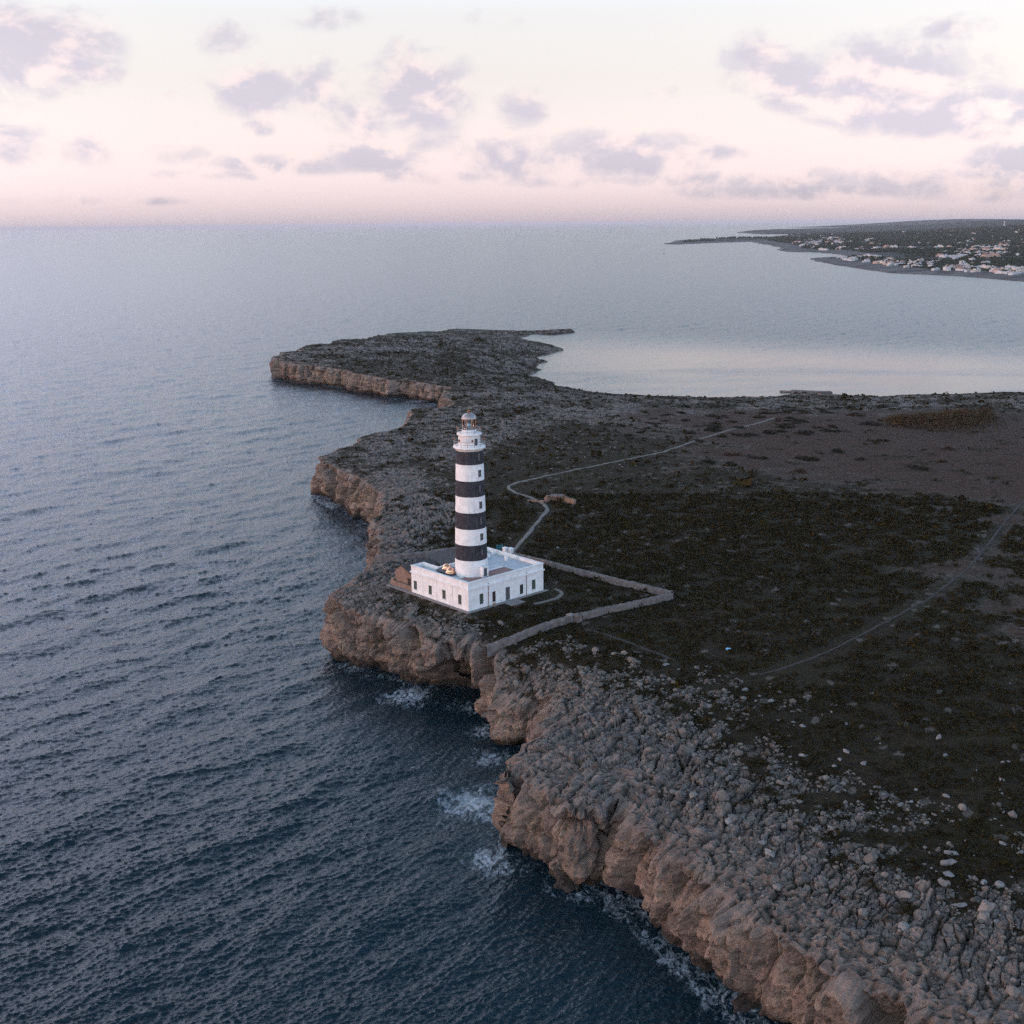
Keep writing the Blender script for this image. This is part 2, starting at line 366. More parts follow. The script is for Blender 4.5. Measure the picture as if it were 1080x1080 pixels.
class MB:
    """collects boxes, lathes, tubes and polygons into ONE mesh"""
    def __init__(s): s.v = []; s.f = []; s.mi = []; s.sm = []
    def add(s, V, F, mi=0, smooth=False):
        b = len(s.v); s.v += [tuple(map(float, p)) for p in V]
        for f in F: s.f.append(tuple(i + b for i in f)); s.mi.append(mi); s.sm.append(smooth)
    def box(s, x0, x1, y0, y1, z0, z1, mi=0):
        V = [(x, y, z) for z in (z0, z1) for y in (y0, y1) for x in (x0, x1)]
        s.add(V, [(0, 2, 3, 1), (4, 5, 7, 6), (0, 1, 5, 4), (2, 6, 7, 3), (0, 4, 6, 2), (1, 3, 7, 5)], mi)
    def prism(s, pts, z0, z1, mi=0):
        n = len(pts); V = [(x, y, z0) for x, y in pts] + [(x, y, z1) for x, y in pts]
        s.add(V, [tuple(range(n))[::-1], tuple(range(n, 2 * n))] + [(i, (i + 1) % n, n + (i + 1) % n, n + i) for i in range(n)], mi)
    def lathe(s, prof, n=48, mi=0, cx=0, cy=0, a0=0, a1=2 * math.pi):
        full = abs(a1 - a0 - 2 * math.pi) < 1e-6; m = n if full else n + 1
        V = [(cx + r * math.cos(a0 + (a1 - a0) * i / n), cy + r * math.sin(a0 + (a1 - a0) * i / n), z) for r, z in prof for i in range(m)]
        F = []
        for j in range(len(prof) - 1):
            for i in range(n):
                k = (i + 1) % m
                F.append((j * m + i, j * m + k, (j + 1) * m + k, (j + 1) * m + i))
        s.add(V, F, mi, True)
    def tube(s, a, b, r, n=8, mi=0):
        a = Vector(a); b = Vector(b); d = (b - a).normalized(); u = d.orthogonal().normalized(); w = d.cross(u)
        V = []
        for p in (a, b): V += [tuple(p + (u * math.cos(t) + w * math.sin(t)) * r) for t in [2 * math.pi * i / n for i in range(n)]]
        s.add(V, [(i, (i + 1) % n, n + (i + 1) % n, n + i) for i in range(n)], mi, True)
        s.add(V, [tuple(range(n))[::-1], tuple(range(n, 2 * n))], mi)
    def mesh(s, name, mats):
        me = bpy.data.meshes.new(name); me.from_pydata(s.v, [], s.f); me.update()
        for m in (mats if isinstance(mats, (list, tuple)) else [mats]): me.materials.append(m)
        me.polygons.foreach_set('material_index', s.mi); me.polygons.foreach_set('use_smooth', s.sm)
        return me
    def build(s, name, mats, parent=None, **k): return link(name, s.mesh(name, mats), parent, **k)
def empty(name, loc, rz=0):
    o = bpy.data.objects.new(name, None); col.objects.link(o); o.location = loc; o.rotation_euler = (0, 0, rz); o.empty_display_size = 1
    return o

# ------------------------------------------------------------------ materials
def new_mat(name):
    m = bpy.data.materials.new(name); m.use_nodes = True; t = NT(m.node_tree)
    b = m.node_tree.nodes['Principled BSDF']; return m, t, b
def pos(t): return t.n('ShaderNodeNewGeometry').outputs['Position']
def objc(t): return t.n('ShaderNodeTexCoord').outputs['Object']
def bump(t, b, h, strength, dist):
    nd = t.n('ShaderNodeBump'); nd.inputs['Strength'].default_value = strength; nd.inputs['Distance'].default_value = dist
    t._in(nd.inputs['Height'], h); t.nt.links.new(nd.outputs[0], b.inputs['Normal'])
def plain(name, c, rough=0.7, var=0.12, scale=3.0, metal=0.0, c2=None, spec=0.3, bstr=0.0):
    m, t, b = new_mat(name)
    n = t.noise(objc(t), scale, 5, .6)
    lo = c2 or tuple(q * (1 - var * 2) for q in c)
    t._in(b.inputs['Base Color'], t.mix(t.mr(n, .35, .7), lo, c))
    b.inputs['Roughness'].default_value = rough; b.inputs['Metallic'].default_value = metal
    b.inputs['Specular IOR Level'].default_value = spec
    if bstr: bump(t, b, n, bstr, 0.05)
    return m
def ground_mat():
    m, t, b = new_mat('island_ground'); p = pos(t)
    at = t.n('ShaderNodeAttribute', attribute_name='cover'); sp = t.n('ShaderNodeSeparateColor'); t.nt.links.new(at.outputs['Color'], sp.inputs[0])
    scr, soil, face = sp.outputs[0], sp.outputs[1], sp.outputs[2]; tone = at.outputs['Alpha']
    n1 = t.noise(p, 0.9, 7, .65); n2 = t.noise(p, 0.07, 4, .55); n3 = t.noise(p, 4.0, 6, .7)
    rock = t.mix(t.mr(n1, .30, .72), (.082, .064, .055), (.230, .186, .160))
    rock = t.mix(t.m('MULTIPLY', t.mr(tone, .2, 1.0), .55), rock, (.28, .230, .200))
    rock = t.mix(t.m('MULTIPLY', t.mr(n3, .5, .75), .5), rock, (.048, .043, .042))
    rock = t.mix(t.m('MULTIPLY', t.mr(n2, .5, .7), .35), rock, (.13, .102, .086))
    zc = t.n('ShaderNodeSeparateXYZ'); t.nt.links.new(p, zc.inputs[0])
    st = t.vm('MULTIPLY', p, (.22, .22, .9)); ns = t.noise(st, 1.0, 6, .65, .4)
    vs = t.vm('MULTIPLY', p, (.8, .8, .10)); nv = t.noise(vs, 1.0, 5, .6)
    cl = t.mix(t.mr(ns, .32, .68), (.105, .078, .064), (.36, .258, .202))
    cl = t.mix(t.m('MULTIPLY', t.mr(nv, .5, .72), .5), cl, (.14, .115, .106))
    cl = t.mix(t.m('MULTIPLY', t.mr(n1, .56, .74), .45), cl, (.25, .145, .09))
    cl = t.mix(t.m('MULTIPLY', t.mr(tone, .25, .95, 1.0, 0.0), .55), cl, (.098, .078, .068))
    wet = t.mr(t.m('ADD', zc.outputs[2], t.m('MULTIPLY', n1, 1.8)), 1.2, 3.2, 1.0, 0.0)     # dark algae belt at the waterline
    cl = t.mix(t.m('MULTIPLY', wet, .85), cl, (.030, .026, .022))
    rock = t.mix(face, rock, cl)
    scrubc = t.mix(t.mr(n1, .35, .7), (.0105, .0066, .0020), (.0310, .0196, .0062))
    scrubc = t.mix(t.m('MULTIPLY', t.mr(n2, .45, .65), .45), scrubc, (.0215, .0175, .0045))
    soilc = t.mix(t.mr(n1, .3, .7), (.037, .0200, .0135), (.075, .042, .029))
    soilc = t.mix(t.m('MULTIPLY', t.mr(n3, .5, .7), .4), soilc, (.021, .0145, .011))
    scrubc = t.mix(t.m('MULTIPLY', t.mr(n3, .54, .72), .6), scrubc, (.046, .035, .024))
    c = t.mix(soil, rock, soilc); c = t.mix(scr, c, scrubc)
    t._in(b.inputs['Base Color'], c); b.inputs['Roughness'].default_value = .95; b.inputs['Specular IOR Level'].default_value = .15
    h = t.m('ADD', t.m('MULTIPLY', t.noise(p, 1.6, 8, .68), 1.0), t.m('MULTIPLY', t.m('MULTIPLY', ns, face), .8))
    bump(t, b, h, 1.0, 0.7)
    return m
M_GROUND = ground_mat()
def stone_mat(name, lo, hi, sc_=1.5, dirt=(.06, .05, .045)):
    m, t, b = new_mat(name); p = objc(t)
    n1 = t.noise(p, sc_, 6, .65); n2 = t.noise(p, sc_ * 4, 5, .7)
    c = t.mix(t.mr(n1, .3, .7), lo, hi); c = t.mix(t.m('MULTIPLY', t.mr(n2, .55, .75), .5), c, dirt)
    t._in(b.inputs['Base Color'], c); b.inputs['Roughness'].default_value = .92; b.inputs['Specular IOR Level'].default_value = .15
    bump(t, b, t.m('ADD', n1, n2), .7, .12)
    return m
M_BOULDER = stone_mat('pale_limestone', (.13, .12, .118), (.265, .248, .243))
M_BOULDER_WARM = stone_mat('ochre_limestone', (.15, .118, .102), (.27, .215, .188))
def rubble_mat():
    m, t, b = new_mat('rubble'); p = pos(t); ri = t.n('ShaderNodeNewGeometry').outputs['Random Per Island']; n = t.noise(p, 3, 5, .65)
    c = t.mix(ri, (.072, .061, .054), (.190, .166, .147)); c = t.mix(t.m('MULTIPLY', t.mr(n, .45, .7), .6), c, (.06, .053, .05))
    t._in(b.inputs['Base Color'], c); b.inputs['Roughness'].default_value = .95; b.inputs['Specular IOR Level'].default_value = .15; bump(t, b, n, .6, .08)
    return m
M_RUBBLE = rubble_mat()
M_WALL = stone_mat('dry_stone', (.105, .086, .078), (.19, .16, .148), .9)
M_RUIN = stone_mat('tan_masonry', (.17, .112, .086), (.25, .172, .135), 1.0)
def leaf_mat(name, lo, hi):
    m, t, b = new_mat(name); n = t.noise(pos(t), .35, 4, .6); n2 = t.noise(pos(t), 2.5, 3, .6)
    ri = t.n('ShaderNodeNewGeometry').outputs['Random Per Island']
    c = t.mix(t.mr(t.m('ADD', n, t.m('MULTIPLY', t.m('SUBTRACT', ri, .5), .35)), .30, .70), lo, hi); c = t.mix(t.m('MULTIPLY', t.mr(n2, .5, .7), .5), c, tuple(q * .5 for q in lo))
    c = t.mix(t.m('MULTIPLY', t.mr(t.noise(pos(t), .9, 5, .7), .56, .70), .6), c, tuple(q * 1.9 for q in hi))
    t._in(b.inputs['Base Color'], c); b.inputs['Roughness'].default_value = .9; b.inputs['Specular IOR Level'].default_value = .1
    return m
M_SCRUBLEAF = leaf_mat('scrub_leaves', (.0122, .0088, .0022), (.0330, .0232, .0062))
M_SHRUBLEAF = leaf_mat('dark_shrub_leaves', (.013, .013, .008), (.029, .026, .015))
M_REDLEAF = leaf_mat('reddish_shrub_leaves', (.034, .018, .013), (.058, .031, .02))
M_REED = leaf_mat('reed_leaves', (.042, .026, .014), (.072, .048, .024))
M_STEM = plain('woody_stem', (.05, .04, .03))
def white_wall():
    m, t, b = new_mat('white_limewash'); p = objc(t)
    n = t.noise(p, .8, 6, .6); v = t.noise(t.vm('MULTIPLY', p, (2.2, 2.2, .25)), 1.0, 5, .65); n3 = t.noise(p, 7, 3, .5)
    c = t.mix(t.mr(n, .3, .7), (.62, .612, .605), (.76, .75, .74))
    c = t.mix(t.m('MULTIPLY', t.mr(v, .53, .76), .55), c, (.40, .35, .32)); c = t.mix(t.m('MULTIPLY', t.mr(n3, .6, .75), .15), c, (.5, .42, .36))
    t._in(b.inputs['Base Color'], c); b.inputs['Roughness'].default_value = .8; b.inputs['Specular IOR Level'].default_value = .25
    bump(t, b, n3, .15, .03)
    return m
M_WHITE = white_wall()
M_ROOFW = plain('pale_blue_roof_coat', (.46, .48, .50), .7, .06, .7, c2=(.35, .37, .39))
M_TERRA = plain('terracotta_floor', (.30, .165, .145), .8, .1, 3, c2=(.22, .12, .105))
def black_paint():
    m, t, b = new_mat('black_band_paint'); p = objc(t)
    n = t.noise(p, .9, 6, .65); v = t.noise(t.vm('MULTIPLY', p, (2.4, 2.4, .22)), 1.0, 6, .7); n3 = t.noise(p, 5, 4, .6)
    c = t.mix(t.mr(n, .3, .7), (.017, .017, .022), (.038, .038, .046)); c = t.mix(t.m('MULTIPLY', t.mr(v, .52, .76), .6), c, (.105, .098, .100)); c = t.mix(t.m('MULTIPLY', t.mr(n3, .62, .74), .4), c, (.13, .12, .12))
    t._in(b.inputs['Base Color'], c); b.inputs['Roughness'].default_value = .75; b.inputs['Specular IOR Level'].default_value = .25; bump(t, b, n3, .15, .03)
    return m
M_BLACK = black_paint()
M_GREEN = plain('green_shutter', (.060, .085, .065), .6, .1, 6)
M_DOORG = plain('grey_door', (.085, .088, .090), .6, .1, 5)
M_OPEN = plain('dark_opening', (.030, .022, .022), .6, .1, 5)
M_SLATE = plain('dark_grey_panel', (.060, .062, .070), .5, .1, 4)
M_GREYM = plain('grey_metal', (.30, .30, .31), .45, .1, 5, .7)
M_CONC = plain('pale_concrete', (.25, .22, .21), .9, .1, 1.5, bstr=.3)
M_RUST = plain('rusty_lamp_metal', (.26, .12, .06), .5, .2, 8, .3)
M_RUSTSTAIN = plain('rust_stain', (.45, .20, .10), .9, .1, 6)
M_COPPER = plain('sun_glint_dome', (.80, .42, .26), .16, .05, 4, .85)  # orange glint of the low sun put into the skylight colour
M_SUNFRAME = plain('sunlit_frame', (.55, .36, .26), .4, .1, 4, .6)  # orange sunlight on the lantern's metal edge put into its colour
M_TEAL = plain('teal_board', (.02, .105, .14), .5, .05, 4)
M_BLUE = plain('light_blue_tarp', (.22, .50, .68), .5, .1, 5)
M_ROOFDARK = plain('weathered_brown_roof', (.085, .068, .066), .85, .15, 1.2, bstr=.3)
M_GRAVEL = plain('pale_gravel', (.175, .150, .132), .95, .14, .9, bstr=.5)
M_DIRT = plain('dirt_track', (.042, .032, .027), .95, .15, .8, bstr=.5)
def glass_mat():
    m, t, b = new_mat('lantern_glass'); nt = t.nt
    tr = t.n('ShaderNodeBsdfTransparent'); gl = t.n('ShaderNodeBsdfGlossy'); gl.inputs['Roughness'].default_value = .05
    fr = t.n('ShaderNodeFresnel'); fr.inputs[0].default_value = 1.45; mx = t.n('ShaderNodeMixShader')
    tr.inputs[0].default_value = (.96, .97, .98, 1)
    nt.links.new(fr.outputs[0], mx.inputs[0]); nt.links.new(tr.outputs[0], mx.inputs[1]); nt.links.new(gl.outputs[0], mx.inputs[2])
    nt.links.new(mx.outputs[0], nt.nodes['Material Output'].inputs[0])
    return m
M_GLASS = glass_mat()
M_DOMEM = plain('weathered_metal_dome', (.33, .30, .30), .42, .08, 3, .5)
M_LENS = plain('beacon_lens', (.25, .38, .45), .1, .05, 3, .2, spec=.8)

# ------------------------------------------------------------------ sea
def wave_tile(N, L, wind, seed, lmin, lmax, spread=2.0, pw=-3.3):
    """wind sea patch: height and the two horizontal displacements that sharpen the crests"""
    r = np.random.default_rng(seed); k = np.fft.fftfreq(N, L / N) * 2 * np.pi
    kx, ky = np.meshgrid(k, k, indexing='ij'); kk = np.hypot(kx, ky); kk[0, 0] = 1
    dd = (kx * math.cos(wind) + ky * math.sin(wind)) / kk
    S = np.where((kk > 2 * np.pi / lmax) & (kk < 2 * np.pi / lmin), kk ** pw, 0) * np.abs(dd) ** spread * np.exp(-(2 * np.pi / (lmax * .8) / kk) ** 2)
    hk = np.sqrt(S) * (r.normal(size=(N, N)) + 1j * r.normal(size=(N, N)))
    h = np.fft.ifft2(hk); h2 = np.stack([h.real, np.fft.ifft2(1j * kx / kk * hk).real, np.fft.ifft2(1j * ky / kk * hk).real], -1)
    return (h2 / h2[..., 0].std()).astype(np.float32)
T1 = wave_tile(768, 110.0, R(128), 1, 0.4, 4.2, 4.0, -3.0); T2 = wave_tile(512, 260.0, R(132), 2, 5.0, 30.0, 5.0); T3 = wave_tile(512, 47.0, R(105), 3, 0.28, 1.9, 2.0, -3.0)
def tile(T, L, x, y):
    N = T.shape[0]; u = (x / L * N) % N; v = (y / L * N) % N
    i = u.astype(int) % N; j = v.astype(int) % N; u = (u - np.floor(u))[..., None]; v = (v - np.floor(v))[..., None]; i1 = (i + 1) % N; j1 = (j + 1) % N
    return (T[i, j] * (1 - u) + T[i1, j] * u) * (1 - v) + (T[i, j1] * (1 - u) + T[i1, j1] * u) * v
def sea_mat():
    m, t, b = new_mat('sea_water'); p = pos(t)
    at = t.n('ShaderNodeAttribute', attribute_name='sea'); sp = t.n('ShaderNodeSeparateColor'); t.nt.links.new(at.outputs['Color'], sp.inputs[0])
    foam, calm = sp.outputs[0], sp.outputs[1]
    st = t.vm('MULTIPLY', p, (1.0, .55, 1.0))
    fn = t.noise(st, .8, 8, .72, 1.6); lace = t.m('ABSOLUTE', t.m('SUBTRACT', t.noise(st, .45, 6, .65, 1.2), .5))
    fm = t.mr(t.m('SUBTRACT', t.m('ADD', foam, t.m('MULTIPLY', t.m('SUBTRACT', fn, .5), 1.5)), t.m('MULTIPLY', lace, 3.2)), .26, .95)
    fm = t.m('MULTIPLY', fm, t.mr(foam, .02, .2))
    b.inputs['IOR'].default_value = 1.36; b.inputs['Specular IOR Level'].default_value = .5
    t._in(b.inputs['Base Color'], t.mix(fm, (.0010, .0125, .0190), (.36, .40, .44)))
    rg = t.m('ADD', t.m('MULTIPLY', t.m('SUBTRACT', 1.0, calm), t.mr(t.vm('LENGTH', p), 180, 1000, .07, .165)), .09)     # open water offshore is rougher
    t._in(b.inputs['Roughness'], t.m('ADD', rg, t.m('MULTIPLY', fm, .5)))
    mp = t.n('ShaderNodeMapping'); mp.inputs['Rotation'].default_value = (0, 0, R(-38)); mp.inputs['Scale'].default_value = (.55, 1.5, 1); t.nt.links.new(p, mp.inputs[0])
    w1 = t.noise(mp.outputs[0], .9, 5, .65, .2); w2 = t.noise(mp.outputs[0], 3.2, 3, .6)
    h = t.m('ADD', t.m('MULTIPLY', w1, .55), t.m('MULTIPLY', w2, .17))
    nd = t.n('ShaderNodeBump'); nd.inputs['Distance'].default_value = .55
    t._in(nd.inputs['Height'], h); t._in(nd.inputs['Strength'], t.m('MULTIPLY', t.m('SUBTRACT', 1.0, t.m('MULTIPLY', calm, .9)), .75))
    t.nt.links.new(nd.outputs[0], b.inputs['Normal'])
    return m
M_SEA = sea_mat()
FOAM = [(430, 735, 9, .95), (440, 728, 7, .8), (375, 703, 7, .75), (395, 712, 6, .6), (500, 748, 6, .7), (512, 772, 6, .8), (516, 800, 6, .8), (503, 850, 9, 1.0), (510, 838, 6, .8), (517, 905, 6, .9), (528, 915, 4, .7),
        (497, 865, 6, .6), (640, 955, 4, .35), (600, 950, 4, .4), (440, 423, 14, .8), (415, 421, 12, .6), (455, 427, 10, .8), (385, 600, 5, .5), (388, 575, 5, .5), (345, 690, 5, .4),
        (700, 1000, 5, .3), (745, 1030, 4, .3), (475, 742, 8, .5), (348, 541, 5, .35), (330, 516, 5, .4)]
def build_sea():
    rows = np.concatenate([np.geomspace(45, 90, 24)[:-1], 1 / np.linspace(1 / 90, 1 / 2600, 1300), np.geomspace(2700, 150000, 60)])
    ang = np.radians(np.concatenate([np.linspace(-62, -27, 60)[:-1], np.linspace(-27, 27, 900), np.linspace(27, 62, 60)[1:]]))
    D, A = np.meshgrid(rows, ang, indexing='ij'); X = D * np.sin(A); Y = D * np.cos(A)
    gxx = samp(SDF, X, Y); gxx = np.where((X < GX0) | (X > 756) | (Y > 1000), -200, gxx)
    far = 1 - sstep(1300, 2500, D)
    cm_pts = np.array([gpt(*q, 0) for q in [(556, 354), (590, 356), (640, 362), (1200, 378), (1200, 440), (560, 440)]])
    calm = blur(inside(gx, gy, cm_pts).astype(float), 32); cal = np.where(Y < 1000, samp(calm, X, Y), 0) * np.clip(1 + 1.6 * fbm2(X / 160, Y / 50, 4), 0, 1)
    shel = 1 - .35 * np.exp(-np.maximum(-gxx, 0) / 12)
    c, s = math.cos(.5), math.sin(.5)
    gust = 1 + .55 * fbm2(X / 90 + 5, Y / 60, 3) + .3 * fbm2(X / 400, Y / 300, 2)
    amp = (far * shel * (1 - .92 * cal) * gust)[..., None]
    nearw = (1 - sstep(350, 900, D))[..., None]
    wv = (.072 * tile(T1, 110, X + 6 * fbm2(X / 60, Y / 60, 2), Y) + .19 * tile(T2, 260, X, Y) + .034 * nearw * tile(T3, 47, X * c - Y * s, X * s + Y * c)) * amp
    Z = wv[..., 0]; ch = .85 * (1 - sstep(300, 700, D))
    XS, YS = X + wv[..., 1] * ch, Y + wv[..., 2] * ch
    foam = np.zeros_like(X); near = D < 800
    xs, ys = X[near], Y[near]; fo = np.zeros_like(xs)
    for (px, py, r, st) in FOAM:
        q = gpt(px, py, 0); dd = np.hypot(xs - q[0], ys - q[1]); fo = np.maximum(fo, .85 * st * np.exp(-(dd / (r * .8)) ** 2 * (1 + 1.6 * fbm2(xs / 4, ys / 4, 3))))
    sh = np.exp(-np.maximum(-samp(SDF, xs, ys) - 4.2, 0) / 2.2) * (.42 + .9 * fbm2(xs / 15, ys / 15, 3)) * (1 - samp(calm, xs, ys)); fo = np.maximum(fo, sh); foam[near] = fo
    V = np.stack([XS, YS, Z], -1).reshape(-1, 3); nr, nc = X.shape
    i = np.arange(nr * nc).reshape(nr, nc); keep = gxx < 6
    F = np.stack([i[:-1, :-1], i[:-1, 1:], i[1:, 1:], i[1:, :-1]], -1).reshape(-1, 4)[:, ::-1]
    kp = (keep[:-1, :-1] | keep[1:, 1:]).ravel(); F = F[kp]
    at = np.stack([foam, cal, np.zeros_like(cal), np.ones_like(cal)], -1).reshape(-1, 4)
    o = link('sea', np_mesh('sea', V, F, M_SEA, True, {'sea': at})); o['kind'] = 'structure'
build_sea()

# ------------------------------------------------------------------ island plateau
def cover_attr(x, y, s, i2, edge, d):
    soil = samp(M_SOIL, x, y); soil = sstep(.28, .78, np.clip(soil + (1.0 + 3.2 * soil * (1 - soil)) * fbm2(x / 16 + 3, y / 14, 6, .68), 0, 1))
    dark = samp(M_DARK, x, y)
    clump = sstep(.02, .22, fbm2(x / 7, y / 5, 4, .6) + .10 * dark - .06)
    s = s * (1 - soil * (1 - clump) * .92)
    pa = samp(d_pathA, x, y); pb = samp(d_pathB, x, y)
    stones = (i2 > .93) & (edge > .25); s = np.where(stones, s * .6, s)
    return np.stack([s, soil, np.zeros_like(s), i2 * (edge > .06)], -1)
def build_plateau():
    rows = np.concatenate([1 / np.linspace(1 / 62, 1 / 330, 900), 1 / np.linspace(1 / 331, 1 / 990, 260)])
    ang = np.radians(np.concatenate([np.linspace(-36, -25, 60)[:-1], np.linspace(-25, 27, 1150), np.linspace(27, 48, 140)[1:]]))
    D, A = np.meshgrid(rows, ang, indexing='ij'); X = D * np.sin(A); Y = D * np.cos(A)
    sd_ = samp(SDF, X, Y); sd_ = np.where((X > 756) | (X < GX0 + 2), -50, sd_); ok = sd_ > 1.0
    xs, ys, ds = X[ok], Y[ok], sd_[ok]
    dh, s, i2, e2, i1 = detail_h(xs, ys, None)
    z = base_h(xs, ys) + dh - 2.2 * (1 - sstep(2.0, 6.5, ds))
    at = cover_attr(xs, ys, s, i2, e2, ds)
    idx = -np.ones(X.shape, int); idx[ok] = np.arange(ok.sum())
    q = np.stack([idx[:-1, :-1], idx[:-1, 1:], idx[1:, 1:], idx[1:, :-1]], -1).reshape(-1, 4); q = q[(q >= 0).all(1)][:, ::-1]
    o = link('island_ground', np_mesh('island_ground', np.stack([xs, ys, z], -1), q, M_GROUND, False, {'cover': at})); o['kind'] = 'structure'
build_plateau()

# ------------------------------------------------------------------ cliffs and shore
CAVES = [(476, 743, 0, 12, 9.0, .22), (389, 545, 13, 13, 7.0, .45), (352, 637, 13, 4.0, 2.5, .22), (646, 930, 0, 3.5, 3.5, .5), (517, 840, 8, 5, 2.2, .55), (520, 767, 0, 5, 3, .5),
         (334, 485, 13, 6, 3.0, .3), (455, 423, 7, 16, 4, .4), (420, 430, 8, 8, 2, .4)]
def build_cliffs():
    seg = np.hypot(*np.diff(COAST, axis=0).T); cum = np.concatenate([[0], np.cumsum(seg)])
    s = 0; ss = []
    while s < cum[-1]:
        x = np.interp(s, cum, COAST[:, 0]); y = np.interp(s, cum, COAST[:, 1])
        ss.append(s); s += max(.32, math.hypot(x, y) / 1260 * 1.5) if (x < 420 and y > 40) else 6
    ss = np.array(ss); P = np.stack([np.interp(ss, cum, COAST[:, 0]), np.interp(ss, cum, COAST[:, 1])], -1)
    wid = 5.0; sl_ = np.array([np.stack([np.interp(np.clip(ss + o, 0, cum[-1]), cum, COAST[:, k]) for k in (0, 1)], -1) for o in np.linspace(-wid, wid, 9)])
    T = sl_[5:].mean(0) - sl_[:4].mean(0); T /= np.hypot(T[:, 0], T[:, 1])[:, None] + 1e-9
    Nn = np.stack([-T[:, 1], T[:, 0]], -1)                           # candidate outward
    for _ in range(3): Nn[1:-1] = Nn[:-2] + Nn[1:-1] + Nn[2:]; Nn /= np.hypot(Nn[:, 0], Nn[:, 1])[:, None] + 1e-9
    top = base_h(P[:, 0], P[:, 1]); tall = sstep(2.5, 8, top)
    inl = np.concatenate([np.linspace(7.5, .35, 24)]); drop = np.linspace(0, 1, 46)
    rows_ = []; cov = []; bad = []
    for o in inl:
        q = P - Nn * o; dh, sm, i2, e2, i1 = detail_h(q[:, 0], q[:, 1], None)
        z = base_h(q[:, 0], q[:, 1]) + dh - (.25 if o > 7 else 0); bad.append(samp(SDF, q[:, 0], q[:, 1]) < .45 * o - .5)
        rows_.append(np.column_stack([q, z])); a = cover_attr(q[:, 0], q[:, 1], sm, i2, e2, None); a[:, 2] = .12 * (1 - sstep(0, 3.5, o)) * tall; cov.append(a)
    zt = rows_[-1][:, 2]
    cav = np.zeros((len(P), len(drop)))
    for (px, py, z, w, dep, st) in CAVES:
        q = gpt(px, py, z); dd = np.hypot(P[:, 0] - q[0], P[:, 1] - q[1]) / w
        hroof = st + .75 * np.clip(dd, 0, 1) ** 2
        cav += (dep * (1 - sstep(.55, 1.0, dd)))[:, None] * sstep(0, .22, drop[None, :] - hroof[:, None])
    for j, t in enumerate(drop[1:], 1):
        z = zt * (1 - t) + (-2.0) * t
        X, Y = P[:, 0], P[:, 1]
        wz = z + 1.5 * fbm3(X / 5, Y / 5, z / 5, 3); wu = ss + 1.8 * fbm3(X / 4, Y / 4, z / 4 + 20, 3)
        fa, fb, ia, ta = worley(wu / 4.8, wz / 10.0); fa2, fb2, ia2, ta2 = worley(wu / 1.9 + 30, wz / 4.2 + 11); fa3, fb3, ia3, ta3 = worley(wu / .8 + 3, wz / 1.0 + 31)
        f = 3.2 * fbm3(X / 9, Y / 9, z / 16, 4, .55) + 1.9 * (ia - .5) + 2.2 * ta - 1.5 * np.exp(-(fb - fa) / .07)
        f = f + .75 * (ia2 - .5) + .7 * ta2 - .55 * np.exp(-(fb2 - fa2) / .08) + .28 * (ia3 - .5) + .3 * ta3
        f = f + 1.3 * fbm3(X / 3.2, Y / 3.2, z / 4.0, 5, .6) + .45 * fbm3(X / 1.2, Y / 1.2, z / 1.8, 4, .6) + .35 * np.abs(((z / 3.1 + 1.5 * fbm3(X / 22, Y / 22, z / 14, 2)) % 1) - .5)
        out = f * sstep(0, .12, t) * (.3 + .7 * tall) + (.25 + 3.6 * t ** .8) * tall * .8 + 1.0 * t * (1 - tall) * 3
        out = out - (1.4 + 3.0 * np.clip(fbm2(ss / 14, ss * 0 + 3, 3) + .1, 0, 1) * 2) * tall * sstep(.62, .80, t) * (1 - sstep(.95, 1, t))                     # wave-cut notch
        out = out - cav[:, j]
        zz = z + .45 * fbm3(X / 2, Y / 2, z / 2 + 8, 3) * sstep(0, .1, t) * tall
        q = P + Nn * out[:, None]; rows_.append(np.column_stack([q, zz]))
        fc = sstep(-.05, .38, t + .5 * fbm3(X / 4, Y / 4, z / 4, 3)) * (.35 + .65 * tall)
        fc = np.maximum(.12 * tall, fc)
        cov.append(np.column_stack([np.zeros(len(P)), np.zeros(len(P)), fc, .25 + .75 * ia2]))
    V = np.stack(rows_, 0); nr, nc = V.shape[:2]; i = np.arange(nr * nc).reshape(nr, nc)
    F = np.stack([i[:-1, :-1], i[1:, :-1], i[1:, 1:], i[:-1, 1:]], -1).reshape(-1, 4)
    bd = np.concatenate([np.array(bad), np.zeros((nr - len(bad), nc), bool)]).ravel(); F = F[~bd[F].any(1)]      # strips that would cross a narrow cove
    o = link('sea_cliff', np_mesh('sea_cliff', V.reshape(-1, 3), F, M_GROUND, False, {'cover': np.stack(cov, 0).reshape(-1, 4)})); o['kind'] = 'structure'
build_cliffs()

